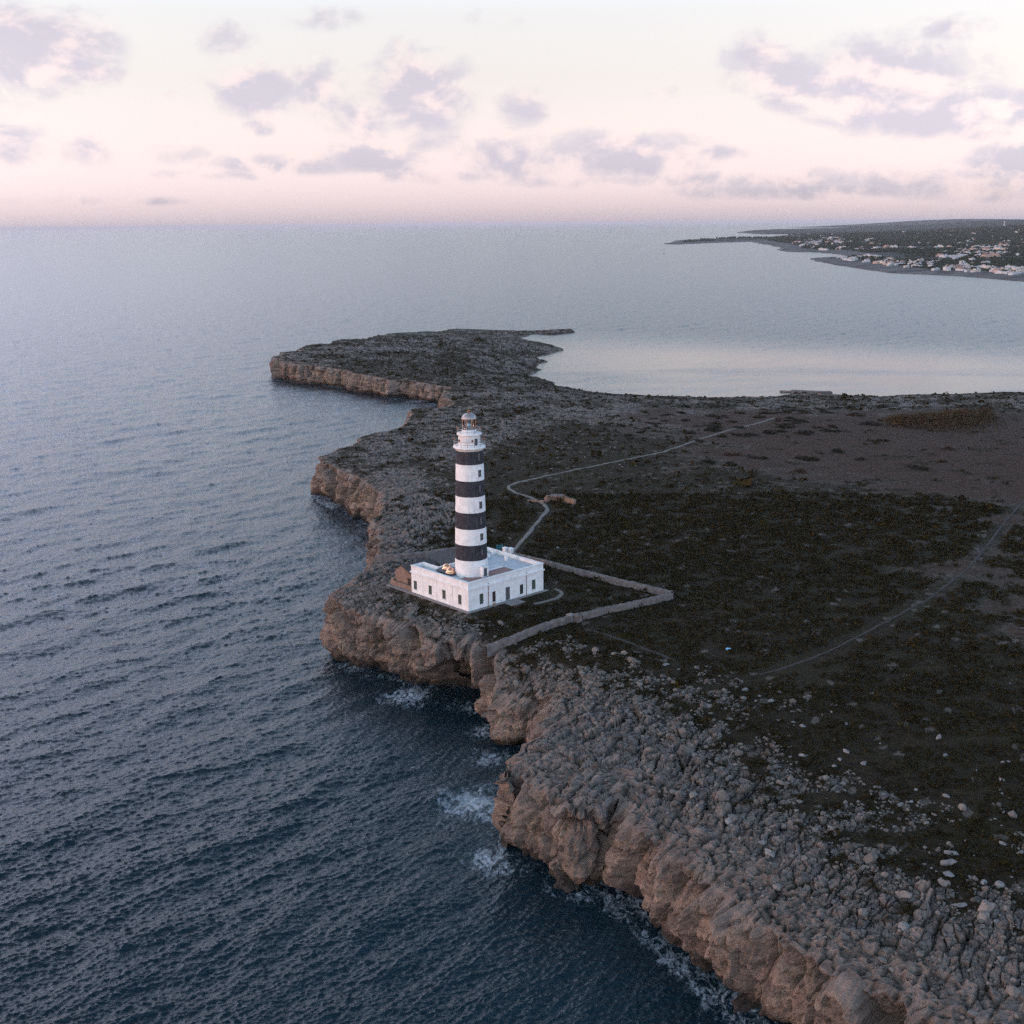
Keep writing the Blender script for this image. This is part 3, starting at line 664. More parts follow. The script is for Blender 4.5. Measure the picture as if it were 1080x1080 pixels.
# ------------------------------------------------------------------ paths (draped strips)
def drape(name, L, w, mat, lift=.05, wn=.3, seed=0):
    seg = np.hypot(*np.diff(L, axis=0).T); cum = np.concatenate([[0], np.cumsum(seg)]); s = np.arange(0, cum[-1], .8)
    P = np.stack([np.interp(s, cum, L[:, 0]), np.interp(s, cum, L[:, 1])], -1)
    for _ in range(1): P[1:-1] = (P[:-2] + 2 * P[1:-1] + P[2:]) / 4
    T = np.gradient(P, axis=0); T /= np.hypot(T[:, 0], T[:, 1])[:, None]; N = np.stack([-T[:, 1], T[:, 0]], -1)
    P = P + N * (fbm2(s / 9 + seed, s * 0 + seed, 3) * w * .5)[:, None]
    rows_ = []
    for u in np.linspace(-1, 1, 7):
        q = P + N * (u * w / 2 * (1 + wn * 2 * fbm2(s / 3 + 5 * u, s * 0 + 3 + seed, 3)))[:, None]
        z = ground_z(q[:, 0], q[:, 1]) + lift + (.02 if abs(u) < .9 else -.08)
        rows_.append(np.column_stack([q, z]))
    V = np.stack(rows_, 0); nr, nc = V.shape[:2]; i = np.arange(nr * nc).reshape(nr, nc)
    F = np.stack([i[:-1, :-1], i[:-1, 1:], i[1:, 1:], i[1:, :-1]], -1).reshape(-1, 4)[:, ::-1]
    o = link(name, np_mesh(name, V.reshape(-1, 3), F, mat)); o['kind'] = 'structure'
drape('path', PATH_A, 1.05, M_GRAVEL, .07, .6)
drape('dirt_track', PATH_B, .65, M_DIRT, .05, .8, 4)
drape('footpath', PATH_C, .7, M_DIRT, .05, .6, 8)
drape('gravel_path', PATH_D, .9, M_GRAVEL, .06, .5, 12)

# ------------------------------------------------------------------ lighthouse tower
G0 = float(base_h(*[np.array([v]) for v in hloc(6.6, 6.6)])[0])
tx, ty = hloc(6.66, 6.65); Z0 = 13.0
lt = empty('lighthouse', (tx, ty, Z0))
tag(lt, 'tall round lighthouse tower with black and white bands on the clifftop', 'lighthouse')
def rad(z): return 3.50 - (3.50 - 2.72) * (z / 31.2)
bands = [0, 8.58, 11.77, 15.04, 18.38, 21.61, 24.81, 28.1, 31.1]
for k in range(8):
    z0, z1 = bands[k], bands[k + 1]; b = MB(); b.lathe([(rad(z), z) for z in np.linspace(z0, z1, 6)], 72)
    b.build('white_band' if k % 2 == 0 else 'black_band', M_WHITE if k % 2 == 0 else M_BLACK, lt)
VIEW = math.atan2(-ty, -tx)                    # direction from the tower to where we stand
WA = VIEW + R(42)
def on_tower(a, z, r, off=0.0): return Vector((math.cos(a) * (r + off), math.sin(a) * (r + off), z))
def tower_window(z, w, h, mat, mi):
    b = MB(); r = rad(z)
    d = 0.0
    fr = MB()
    for (u0, u1, v0, v1) in ((-w / 2 - .14, w / 2 + .14, h / 2, h / 2 + .14), (-w / 2 - .2, w / 2 + .2, -h / 2 - .16, -h / 2), (-w / 2 - .14, -w / 2, -h / 2, h / 2), (w / 2, w / 2 + .14, -h / 2, h / 2)):
        fr.box(-.1, .10, u0, u1, v0, v1)
    f = fr.build('window', mat, lt, loc=on_tower(WA, z, r), rz=WA)
    b.box(-.06, .035, -w / 2 + .003, w / 2 - .003, -h / 2 + .003, h / 2 - .003)
    b.box(-.02, .06, -.04, .04, -h / 2 + .003, h / 2 - .003, 1); b.box(-.02, .058, -w / 2 + .003, w / 2 - .003, -.04, .04, 1)
    b.build('pane', [M_SLATE, M_GREYM] if mi == 0 else [M_GREYM, M_SLATE], f)
for z in (29.6, 26.3, 23.2, 19.9, 16.7, 13.4, 10.2): tower_window(z, .85 if z not in (29.6, 23.2, 16.7, 10.2) else .42, 1.45, M_BLACK if z in (29.6, 23.2, 16.7, 10.2) else M_WHITE, int(z in (29.6, 23.2, 16.7, 10.2)))
b = MB(); b.lathe([(2.72, 30.75), (2.95, 31.1), (3.2, 31.25), (3.2, 31.62), (2.0, 31.66)], 72); b.build('gallery_slab', M_WHITE, lt)
b = MB(); b.lathe([(2.2, 31.6), (2.16, 33.6), (2.3, 33.75), (2.46, 33.85), (2.46, 34.15), (1.2, 34.28)], 64); b.build('watch_room', M_WHITE, lt)
# doorway and small window of the watch room
b = MB(); b.box(-.1, .06, -.32, .32, 0, 1.35); b.build('door', M_SLATE, lt, loc=on_tower(VIEW + R(38), 31.85, 2.16), rz=VIEW + R(38))
def railing(r, z, h, n, name):
    ob = None
    for zz in (z + h, z + h * .5):
        g = MB(); g.lathe([(r - .03, zz - .03), (r + .03, zz - .03), (r + .03, zz + .03), (r - .03, zz + .03), (r - .03, zz - .03)], 48)
        if ob is None: ob = g.build(name, M_GREYM, lt)
        else: g.build('mid_rail', M_GREYM, ob)
    for i in range(n):
        a = 2 * math.pi * (i + .3) / n; p = MB(); p.tube((r * math.cos(a), r * math.sin(a), z), (r * math.cos(a), r * math.sin(a), z + h + .05), .04, 6); p.build('post', M_GREYM, ob)
railing(3.08, 31.6, 1.05, 14, 'lower_railing'); railing(2.36, 34.12, .95, 10, 'upper_railing')
for a in (0.2, 1.25, 2.4, 3.5, 4.6, 5.6):
    p = on_tower(VIEW + a, 33.0, 3.08); g = MB(); g.lathe([(.05, -.25), (.17, -.2), (.22, 0), (.15, .2), (.04, .26)], 12); g.build('lamp', M_RUST, lt, loc=p)
for a in (-1.45, 1.45, -2.6, 2.6):
    p = on_tower(VIEW + a, 35.2, 2.36); g = MB(); g.lathe([(.05, -.25), (.16, -.2), (.2, 0), (.14, .2), (.04, .26)], 12); g.build('lamp', M_RUST, lt, loc=p)
b = MB(); b.lathe([(1.46, 34.2), (1.46, 34.85), (1.36, 34.9), (1.36, 34.86)], 40); b.build('lantern_base', M_WHITE, lt)
b = MB(); b.lathe([(1.37, 34.88), (1.37, 36.95)], 32); b.build('lantern_glass', M_GLASS, lt)
fr = MB()
for i in range(8):
    a = VIEW + math.pi / 8 + i * math.pi / 4; fr.tube((1.4 * math.cos(a), 1.4 * math.sin(a), 34.85), (1.4 * math.cos(a), 1.4 * math.sin(a), 36.98), .045, 6)
fr.lathe([(1.34, 36.88), (1.48, 36.9), (1.48, 37.04), (1.34, 37.06)], 40); fr.build('lantern_frame', M_SUNFRAME, lt)
b = MB(); b.lathe([(.2, 34.7), (.2, 35.2), (.38, 35.4), (.44, 35.65), (.38, 35.9), (.2, 36.05), (.05, 36.1)], 24); b.build('lens', M_LENS, lt)
b = MB(); b.lathe([(1.50, 37.0)] + [(1.46 * math.cos(t), 37.02 + 1.12 * math.sin(t)) for t in np.linspace(0, math.pi / 2 - .12, 10)] + [(.14, 38.16)], 40); dm = b.build('dome', M_DOMEM, lt)
b = MB(); b.lathe([(.2, 38.1), (.24, 38.3), (.3, 38.45), (.2, 38.62), (.05, 38.7), (.035, 39.1), (0.001, 39.15)], 16); b.build('finial', M_RUST, dm)
# entrance hut at the tower foot
b = MB(); b.box(2.9, 4.2, -.8, .8, 5.0, 7.35); b.box(2.85, 4.3, -.9, .9, 7.35, 7.5); hut = b.build('entrance_hut', M_WHITE, lt, rz=WA)
b = MB(); b.box(4.19, 4.235, -.4, .4, 5.45, 7.1); b.build('door', M_SLATE, hut)

# ------------------------------------------------------------------ keeper's house (local frame: x along the sunless front, y along the sea front)
kh = empty('keepers_house', (HF[0], HF[1], Z0), HA); kh.scale = (1.01, 1.05, 1)
tag(kh, 'long low white house with green shutters wrapped around the lighthouse foot', 'house')
ROOF = 5.2; PAR = 5.9
foot = [(0, 0), (20.3, 0), (20.3, 17.2), (16.5, 17.2), (16.5, 12.6), (3.3, 12.6), (3.3, 17.2), (0, 17.2)]
def wall_with_holes(mb, length, height, holes, z0=-1.2, th=.45):
    """wall in the XZ plane facing -Y with openings cut right through its face"""
    xs = sorted({0, length} | {h[0] for h in holes} | {h[1] for h in holes}); zs = sorted({z0, height} | {h[2] for h in holes} | {h[3] for h in holes})
    for x0, x1 in zip(xs[:-1], xs[1:]):
        for q0, q1 in zip(zs[:-1], zs[1:]):
            xm, zm = (x0 + x1) / 2, (q0 + q1) / 2
            if any(h[0] < xm < h[1] and h[2] < zm < h[3] for h in holes): continue
            mb.add([(x0, 0, q0), (x1, 0, q0), (x1, 0, q1), (x0, 0, q1)], [(0, 1, 2, 3)])
    for (x0, x1, q0, q1) in holes:
        d = .28
        mb.add([(x0, 0, q0), (x0, 0, q1), (x0, d, q1), (x0, d, q0)], [(0, 1, 2, 3)]); mb.add([(x1, 0, q0), (x1, d, q0), (x1, d, q1), (x1, 0, q1)], [(0, 1, 2, 3)])
        mb.add([(x0, 0, q1), (x1, 0, q1), (x1, d, q1), (x0, d, q1)], [(0, 1, 2, 3)]); mb.add([(x0, 0, q0), (x0, d, q0), (x1, d, q0), (x1, 0, q0)], [(0, 1, 2, 3)])
front = [(2.95, 3.95, .85, 3.0), (6.3, 7.2, .55, 2.75), (9.85, 11.05, .12, 2.85), (13.75, 14.7, .55, 2.6), (17.1, 18.15, .8, 2.9)]
side = [(1.95, 2.95, .95, 2.95), (6.65, 7.65, .95, 2.85), (10.85, 11.85, .90, 2.8), (15.5, 16.5, .85, 2.75)]
w = MB(); wall_with_holes(w, 20.3, PAR, front)
sw = MB(); wall_with_holes(sw, 17.2, PAR, [(17.2 - b_, 17.2 - a_, c_, d_) for a_, b_, c_, d_ in side])
for f, mi in zip(sw.f, sw.mi): pass
w.add([(y, 17.2 - x, z) for x, y, z in sw.v], sw.f)
for (p, q) in zip(foot[1:], foot[2:] + foot[:1]):
    if p == (0, 17.2): continue
    w.add([(*p, -1.2), (*q, -1.2), (*q, PAR), (*p, PAR)], [(0, 1, 2, 3)])
w.build('walls', M_WHITE, kh)
# parapet: top and inner faces (ring 0.45 thick)
inn = [(.45, .45), (19.85, .45), (19.85, 16.75), (16.95, 16.75), (16.95, 12.15), (2.85, 12.15), (2.85, 16.75), (.45, 16.75)]
r_ = MB(); n = len(foot)
for i in range(n):
    a, b_, c, d = foot[i], foot[(i + 1) % n], inn[(i + 1) % n], inn[i]
    r_.add([(*a, PAR), (*b_, PAR), (*c, PAR), (*d, PAR)], [(0, 1, 2, 3)])
    r_.add([(*d, PAR), (*c, PAR), (*c, ROOF - .1), (*d, ROOF - .1)], [(0, 1, 2, 3)])
r_.build('parapet', M_WHITE, kh)
r_ = MB(); r_.add([(*p, ROOF) for p in inn], [tuple(range(n))]); r_.build('roof', M_ROOFW, kh)
co = MB()
co.box(-.22, 20.52, -.22, -.002, 4.35, 4.62); co.box(-.22, -.002, -.002, 17.42, 4.35, 4.62); co.box(20.302, 20.52, -.002, 17.42, 4.35, 4.62)
co.box(-.10, 20.40, -.10, -.002, PAR - .14, PAR + .04); co.box(-.10, -.002, -.002, 17.3, PAR - .14, PAR + .04); co.box(20.302, 20.4, -.002, 17.3, PAR - .14, PAR + .04)
co.build('cornice', M_WHITE, kh)
def one(name, mat, *boxes):
    for bx_ in boxes: m_ = MB(); m_.box(*bx_); m_.build(name, mat, kh)
one('pilaster', M_WHITE, *[(x, x + .28, -.07, -.002, -1.2, 4.348) for x in (.02, 5.35, 8.7, 12.4, 15.6, 20.0)], *[(-.05, -.002, y, y + .22, -1.2, 4.348) for y in (4.5, 9.3, 13.6)])
ap = MB(); ap.box(-.9, 21.0, -.85, -.075, -1.2, .10); ap.box(-.9, -.055, -.075, 24.6, -1.2, .102); ap.build('plinth_pavement', M_CONC, kh)
def opening(name, h, mat, left=False, louvre=True):
    x0, x1, z0, z1 = h; m_ = MB(); o = MB(); a, b2 = x0 + .004, x1 - .004
    mid = (a + b2) / 2
    for u0, u1 in ((a + .04, mid - .012), (mid + .012, b2 - .04)):
        m_.box(u0, u1, .10, .16, z0 + .05, z1 - .05)
        if louvre:
            for zz in np.arange(z0 + .18, z1 - .12, .13): m_.box(u0 + .07, u1 - .07, .075, .099, zz, zz + .07)
    fr = MB()
    fr.box(a, a + .04, .06, .2, z0 + .004, z1 - .004); fr.box(b2 - .04, b2, .06, .2, z0 + .004, z1 - .004); fr.box(a + .042, b2 - .042, .06, .2, z1 - .05, z1 - .004)
    fr.box(a + .042, b2 - .042, .18, .24, z0 + .004, z1 - .052)
    sl2 = MB(); sl2.box(x0 - .12, x1 + .12, -.12, -.003, z0 - .12, z0 - .003)
    mats = {'window': M_GREEN}.get(name, mat)
    root = fr.mesh(name, mats)
    ob = link(name, root, kh)
    ob2 = m_.build('shutter' if name == 'window' else 'leaf', mat, ob); ob3 = sl2.build('sill' if name == 'window' else 'threshold', M_WHITE if name == 'window' else M_CONC, ob)
    if left: ob.rotation_euler = (0, 0, -math.pi / 2); ob.location = (0, 0, 0)
    return ob
opening('window', front[0], M_GREEN); opening('window', front[4], M_GREEN)
d1 = opening('window', front[1], M_OPEN, louvre=False); d1['label'] = 'dark narrow window with a rust stain below'
opening('door', front[2], M_DOORG, louvre=False); d2 = opening('window', front[3], M_OPEN, louvre=False); d2['label'] = 'dark narrow window'
for h in side: opening('window', (-h[1], -h[0], h[2], h[3]), M_GREEN, True)
st_ = MB(); st_.add([(6.35, -.075, .42), (7.15, -.075, .42), (7.0, -.075, -.1), (6.45, -.075, -.1)], [(0, 1, 2, 3)]); st_.build('rust_stain', M_RUSTSTAIN, kh)
st_ = MB(); st_.box(8.6, 12.4, -3.0, -.852, -1.2, .06); st_.build('doorstep', M_CONC, kh)
for x in (5.2, 15.5): st_ = MB(); st_.tube((x, -.13, 0.1), (x, -.13, 5.0), .055, 8); st_.build('drainpipe', M_TERRA, kh)
# roof furniture
t_ = MB(); t_.box(2.4, 14.2, .9, 4.9, ROOF + .004, ROOF + .06); t_.build('terracotta_terrace', M_TERRA, kh)
one('roof_kerb', M_WHITE, (2.6, 13.9, 4.95, 5.15, ROOF + .004, ROOF + .34))
pn = MB(); V = [(2.0, 7.2, ROOF + .35), (5.6, 7.2, ROOF + .35), (5.6, 12.0, ROOF + .5), (2.0, 12.0, ROOF + .5)]
pn.add(V + [(x, y, z - .12) for x, y, z in V], [(0, 1, 2, 3), (7, 6, 5, 4), (0, 4, 5, 1), (1, 5, 6, 2), (2, 6, 7, 3), (3, 7, 4, 0)])
pn.box(2.2, 5.4, 7.4, 11.8, ROOF + .003, ROOF + .2)
pn.build('roof_panel', M_SLATE, kh)
for (x, y) in ((2.95, 8.55), (4.1, 11.0)):
    s_ = MB(); s_.lathe([(.92, 0), (.92, .35)] + [(.86 * math.cos(t), .35 + .86 * math.sin(t)) for t in np.linspace(0, math.pi / 2 - .02, 9)], 28, cx=0, cy=0)
    s_.build('skylight_dome', M_COPPER, kh, loc=(x, y, ROOF + .25))
for x, y in ((17.6, 8.0), (18.6, 13.0)):
    t_ = MB(); t_.box(x, x + .5, y, y + .5, ROOF, ROOF + .9); t_.box(x - .06, x + .56, y - .06, y + .56, ROOF + .9, ROOF + 1.02); t_.build('chimney', M_WHITE, kh)

# stone annex behind the sea front
an = empty('annex', (HF[0], HF[1], Z0), HA); an.scale = (1, 1.05, 1); tag(an, 'rough tan stone shed with dark roof behind the white house', 'shed')
b = MB()
b.prism([(.9, 18.0), (8.4, 18.0), (8.4, 23.6), (.9, 23.6)], -1.2, 3.3); b.prism([(.35, 23.62), (1.6, 23.62), (1.6, 24.4), (.35, 24.4)], -1.2, 1.5)
b.add([(.9, 18.0, 3.302), (.9, 23.6, 3.302), (.9, 21.4, 4.7), (8.4, 18.0, 3.302), (8.4, 23.6, 3.302), (8.4, 21.4, 4.7)], [(0, 1, 2), (3, 5, 4)])
b.box(.2, .7, 17.45, 24.4, -1.2, 1.1); b.build('walls', M_RUIN, an)
b = MB()
def slab(mb, q, th=.14):
    mb.add(q + [(x, y, z - th) for x, y, z in q], [(0, 1, 2, 3), (7, 6, 5, 4), (0, 4, 5, 1), (1, 5, 6, 2), (2, 6, 7, 3), (3, 7, 4, 0)])
slab(b, [(.7, 17.7, 3.25), (8.6, 17.7, 3.25), (8.6, 21.4, 4.85), (.7, 21.4, 4.85)]); slab(b, [(.7, 21.41, 4.85), (8.6, 21.41, 4.85), (8.6, 23.9, 3.25), (.7, 23.9, 3.25)])
b.build('roof', M_ROOFDARK, an)
b = MB(); b.box(.86, .905, 18.5, 19.5, .2, 2.4); b.build('doorway', M_OPEN, an)
y_ = empty('outbuilding', (HF[0], HF[1], Z0), HA); y_.scale = (1, 1.05, 1); tag(y_, 'low brown flat-roofed outbuilding in the yard behind the house', 'outbuilding')
b = MB(); b.prism([(9.4, 17.6), (16.3, 17.6), (16.3, 24.5), (9.4, 24.5)], -1.2, 3.6); b.build('walls', M_RUIN, y_)
b = MB(); slab(b, [(9.1, 17.3, 3.76), (16.5, 17.3, 3.76), (16.5, 24.8, 4.5), (9.1, 24.8, 4.5)]); b.build('roof', M_ROOFDARK, y_)

# teal information board and gate pillars behind the house
def at_px(px, py, dz=0.0):
    x, y, z = survey(px, py); return x, y, float(ground_z(x, y)[0]) + dz
x, y, z = at_px(527, 586.5)
ib = empty('information_board', (x, y, z), R(8)); tag(ib, 'teal information board standing behind the white house', 'board')
b = MB(); b.box(-.85, .85, -.04, .04, 1.6, 2.7); b.build('panel', M_TEAL, ib)
for s in (-.65, .65): b = MB(); b.tube((s, .1, -.3), (s, .1, 2.75), .05, 8); b.build('post', M_GREYM, ib)
def pillar(px, py, w, h, mat, label, group=None, name='gate_pillar'):
    x, y, z = at_px(px, py); b = MB(); b.box(-w / 2, w / 2, -w / 2, w / 2, -.5, h)
    b.box(-w / 2 - .09, w / 2 + .09, -w / 2 - .09, w / 2 + .09, h, h + .16)
    b.add([(-w / 2, -w / 2, h + .16), (w / 2, -w / 2, h + .16), (w / 2, w / 2, h + .16), (-w / 2, w / 2, h + .16), (0, 0, h + .42)], [(0, 1, 4), (1, 2, 4), (2, 3, 4), (3, 0, 4)])
    o = b.build(name, mat, loc=(x, y, z), rz=HA); tag(o, label, 'pillar', group); return o
pillar(533, 588, .9, 2.2, M_WHITE, 'white gate pillar nearer the lighthouse, behind the house roof', 'white gate pillars')
pillar(538.5, 588, 1.0, 2.1, M_WHITE, 'white gate pillar at the start of the gravel path', 'white gate pillars')
pillar(602, 655, 1.1, 1.35, M_BOULDER, 'pale stone pillar left of the gap in the near wall', 'stone gate pillars')
pillar(609, 655, 1.35, 1.25, M_WALL, 'brown stone pillar right of the gap in the near wall', 'stone gate pillars')

# ------------------------------------------------------------------ dry stone walls
def stone_wall(pts, label, w=1.0, h=1.15, seed=0):
    L = np.array([survey(*q)[:2] for q in pts]); seg = np.hypot(*np.diff(L, axis=0).T); cum = np.concatenate([[0], np.cumsum(seg)]); s = np.linspace(0, cum[-1], max(4, int(cum[-1] / .45)))
    P = np.stack([np.interp(s, cum, L[:, 0]), np.interp(s, cum, L[:, 1])], -1); T = np.gradient(P, axis=0); T /= np.hypot(T[:, 0], T[:, 1])[:, None]; N = np.stack([-T[:, 1], T[:, 0]], -1)
    gz = base_h(P[:, 0], P[:, 1]); rows_ = []
    prof = [(-.62, -.8), (-.60, .0), (-.56, .3), (-.54, .6), (-.52, .88), (-.42, 1.0), (-.15, 1.03), (.15, 1.03), (.42, 1.0), (.52, .88), (.54, .6), (.56, .3), (.60, .0), (.62, -.8)]
    for j, (u, v) in enumerate(prof):
        ju = .10 * fbm2(s * 1.7 + j * 5.3 + seed, s * 0 + j, 3); jv = .42 * fbm2(s * 1.6 + j * 2.7, s * 0 + seed, 4)
        q = P + N * ((u + ju) * w)[:, None]; rows_.append(np.column_stack([q, gz + h * v + jv * (v > .5)]))
    V = np.stack(rows_, 0); nr, nc = V.shape[:2]; i = np.arange(nr * nc).reshape(nr, nc)
    F = np.stack([i[:-1, :-1], i[:-1, 1:], i[1:, 1:], i[1:, :-1]], -1).reshape(-1, 4)
    c = V.reshape(-1, 3).mean(0); me = np_mesh('stone_wall', V.reshape(-1, 3) - c, F, M_WALL, True)
    o = link('stone_wall', me, loc=c); tag(o, label, 'wall', 'stone walls around the lighthouse yard'); return o
stone_wall([(541, 588), (575, 596), (620, 608), (665, 619), (690, 625), (709, 629.5)], 'stone wall running from the gate pillars behind the house to the far corner', seed=1)
stone_wall([(708, 630.5), (690, 635.5), (665, 641), (640, 646.5), (613, 653)], 'stone wall between the right-hand corner and the two stone pillars', seed=2)
stone_wall([(599, 656), (580, 662), (560, 669), (540, 677), (512, 688)], 'stone wall from the stone pillars down to the cliffside rocks', seed=3)
stone_wall([(396, 592), (420, 590.5), (445, 588), (470, 584.5), (500, 580)], 'long stone wall behind the shed reaching the left cliff edge', h=1.3, seed=4)

# ------------------------------------------------------------------ ruined shelter by the path
x, y, z = survey(588, 530)
ru = empty('ruin', (x, y, z), R(-12)); tag(ru, 'ruined pinkish stone shelter beside the bend of the path', 'ruin')
def ragged(pts, h, th, seed):
    mb = MB(); r = random.Random(seed)
    for (a, b_) in zip(pts[:-1], pts[1:]):
        a = Vector(a); b_ = Vector(b_); L = (b_ - a).length; n = max(2, int(L / .45)); d = (b_ - a).normalized(); nn = Vector((-d.y, d.x))
        for k in range(n):
            p = a + (b_ - a) * (k / n); q = a + (b_ - a) * ((k + 1) / n); hh = h(k / n) * r.uniform(.85, 1.1); t = th * r.uniform(.9, 1.15)
            c = [p - nn * t / 2, q - nn * t / 2, q + nn * t / 2, p + nn * t / 2]
            mb.prism([(v.x, v.y) for v in c], -.6, hh)
    return mb
ragged([(-3.3, -.6), (-2.2, 1.1), (.6, 1.6), (1.6, 1.3)], lambda t: 1.9 - .5 * abs(t - .4), .7, 1).build('back_wall', M_RUIN, ru)
ragged([(1.9, 1.2), (3.8, -.2), (5.1, -1.6)], lambda t: 1.5 - .4 * t, .75, 2).build('side_wall', M_RUIN, ru)
ragged([(-3.6, -.9), (-5.5, -.3), (-8.4, .3)], lambda t: .7 - .4 * t, .7, 3).build('low_wall', M_RUIN, ru)
b = MB(); slab(b, [(-2.2, -.3, 1.85), (1.4, -.1, 1.8), (1.3, 1.5, 2.1), (-2.0, 1.4, 2.05)], .2); b.build('roof_slab', M_WALL, ru)

# ------------------------------------------------------------------ jetty at the bay
x, y, z = survey(850, 414.5, 1.0); jq = gpt(868, 413, 1.2)
je = empty('jetty', (x, y, 0), 0); tag(je, 'low stone jetty reaching into the pale bay', 'jetty')
e = np.array(gpt(824, 411.6, .8)) - (x, y); f_ = np.array(gpt(872, 414, .8)) - (x, y); dv = e - f_; L = np.hypot(*dv); dv /= L; nv = np.array([-dv[1], dv[0]])
b = MB(); pts = []
for k in np.linspace(0, 1, 12): p = f_ + dv * L * .78 * k; pts.append(p)
lft = [tuple(p + nv * (2.2 + random.uniform(-.4, .4))) for p in pts]; rgt = [tuple(p - nv * (2.2 + random.uniform(-.4, .4))) for p in pts]
b.prism(lft + rgt[::-1], -1.5, 1.15); b.build('deck', M_WALL, je)
b = MB()
for k in (.86, .92, .97): p = f_ + dv * L * k; b.box(p[0] - 1.3, p[0] + 1.3, p[1] - 1.2, p[1] + 1.0, -1.5, .75 + random.uniform(-.2, .2))
b.build('end_rock', M_BOULDER_WARM, je)
bh = empty('boathouse', (*gpt(870, 418, 1.5), 1.2), R(10)); tag(bh, 'tiny dark stone boathouse at the root of the jetty', 'boathouse')
b = MB(); b.box(-3, 3, -2, 2, -1.5, 2.2); b.build('walls', M_WALL, bh)
b = MB(); slab(b, [(-3.2, -2.2, 2.2), (3.2, -2.2, 2.2), (3.2, .0, 2.9), (-3.2, .0, 2.9)]); slab(b, [(-3.2, .01, 2.9), (3.2, .01, 2.9), (3.2, 2.2, 2.2), (-3.2, 2.2, 2.2)]); b.build('roof', M_ROOFDARK, bh)

# ------------------------------------------------------------------ boulders
def ico(sub):
    import bmesh
    bm = bmesh.new(); bmesh.ops.create_icosphere(bm, subdivisions=sub, radius=1); V = np.array([v.co[:] for v in bm.verts]); F = np.array([[v.index for v in f.verts] for f in bm.faces]); bm.free()
    return V, F
IV3, IF3 = ico(4); IV1, IF1 = ico(1)
def rock_shape(V, seed, flat=.6):
    r = np.random.default_rng(seed); V = V.copy()
    for _ in range(9):                                             # broken facets
        n = r.normal(size=3); n /= np.linalg.norm(n); d = V @ n; lim = r.uniform(.45, .8); V = V - np.outer(np.maximum(d - lim, 0) * .92, n)
    k = fbm3(V[:, 0] * 1.6 + seed, V[:, 1] * 1.6, V[:, 2] * 1.6, 4) * .45; V = V * (1 + k)[:, None]
    V = V * (r.uniform(.95, 1.25), r.uniform(.7, 1.0), flat * r.uniform(.8, 1.2)); return V
ROCKS = [np_mesh('boulder', rock_shape(IV3, 20 + k), IF3, M_BOULDER if k < 6 else M_BOULDER_WARM, True) for k in range(9)]
def boulder(px, py, wpx, label, group=None, k=None, wide=1.0, tall=1.0, warm=False):
    x, y, z = survey(px, py); D = math.sqrt(x * x + y * y + (CAM_Z - z) ** 2); r = wpx / FOC * D / 2 * .80
    z = float(ground_z(x, y)[0]); k = random.randrange(6) if k is None else k
    if warm: k = 6 + random.randrange(3)
    o = link('boulder', ROCKS[k], loc=(x, y, z + r * .04 * tall), rz=random.uniform(0, 6.28) if wide == 1 else 0.1, scale=(r * wide, r, r * tall)); tag(o, label, 'boulder', group); return o
Z8 = lambda x, y: (700 + x * .2778, 640 + y * .2778); Z7 = lambda x, y: (760 + x * .4076, 640 + y * .4076); Z5 = lambda x, y: (320 + x * .4074, 560 + y * .4074)
gS = 'loose pale boulders along the edge of the scrub'
for (q, wpx, lab) in [((308, 314), 11, 'flat pale boulder just below the end of the dirt track'), ((410, 355), 11, 'pale boulder right of the flat one below the dirt track'),
                      ((440, 326), 6, 'small pale boulder above and right of its larger neighbour'), ((546, 355), 6, 'thin pale stone standing alone in scrub below the track'),
                      ((435, 431), 8, 'pale boulder at the rubble edge left of a close pair'), ((528, 456), 9, 'pale boulder with a smaller stone tucked at its left'),
                      ((492, 438), 6, 'small pale stone above the close pair at the rubble edge'), ((530, 563), 11, 'pale flat boulder on the brown soil patch'),
                      ((690, 551), 10, 'leaning pale boulder where rubble meets scrub'), ((668, 581), 8, 'low boulder tucked under the leaning pale one'),
                      ((650, 606), 8, 'rounded boulder lowest of three by the leaning one'), ((760, 596), 9, 'pale boulder lying in scrub right of the leaning one'),
                      ((810, 682), 10, 'slanted pale boulder in scrub left of the upright stone'), ((956, 692), 7, 'upright pale stone pointing out of the scrub'),
                      ((940, 736), 7, 'grey stone below the upright pale one'), ((897, 750), 11, 'broad pale boulder lowest in the dark scrub'),
                      ((1045, 496), 11, 'long pale boulder lying diagonally deep in the scrub'), ((1070, 562), 8, 'rounded pale boulder below the long diagonal one'),
                      ((1070, 718), 9, 'pale boulder far right of the broad one in scrub'), ((172, 376), 12, 'big pale boulder at the top corner of the rubble field'),
                      ((10, 219), 9, 'round pale boulder at the end of the faint footpath')]:
    boulder(*Z8(*q), wpx, lab, gS)
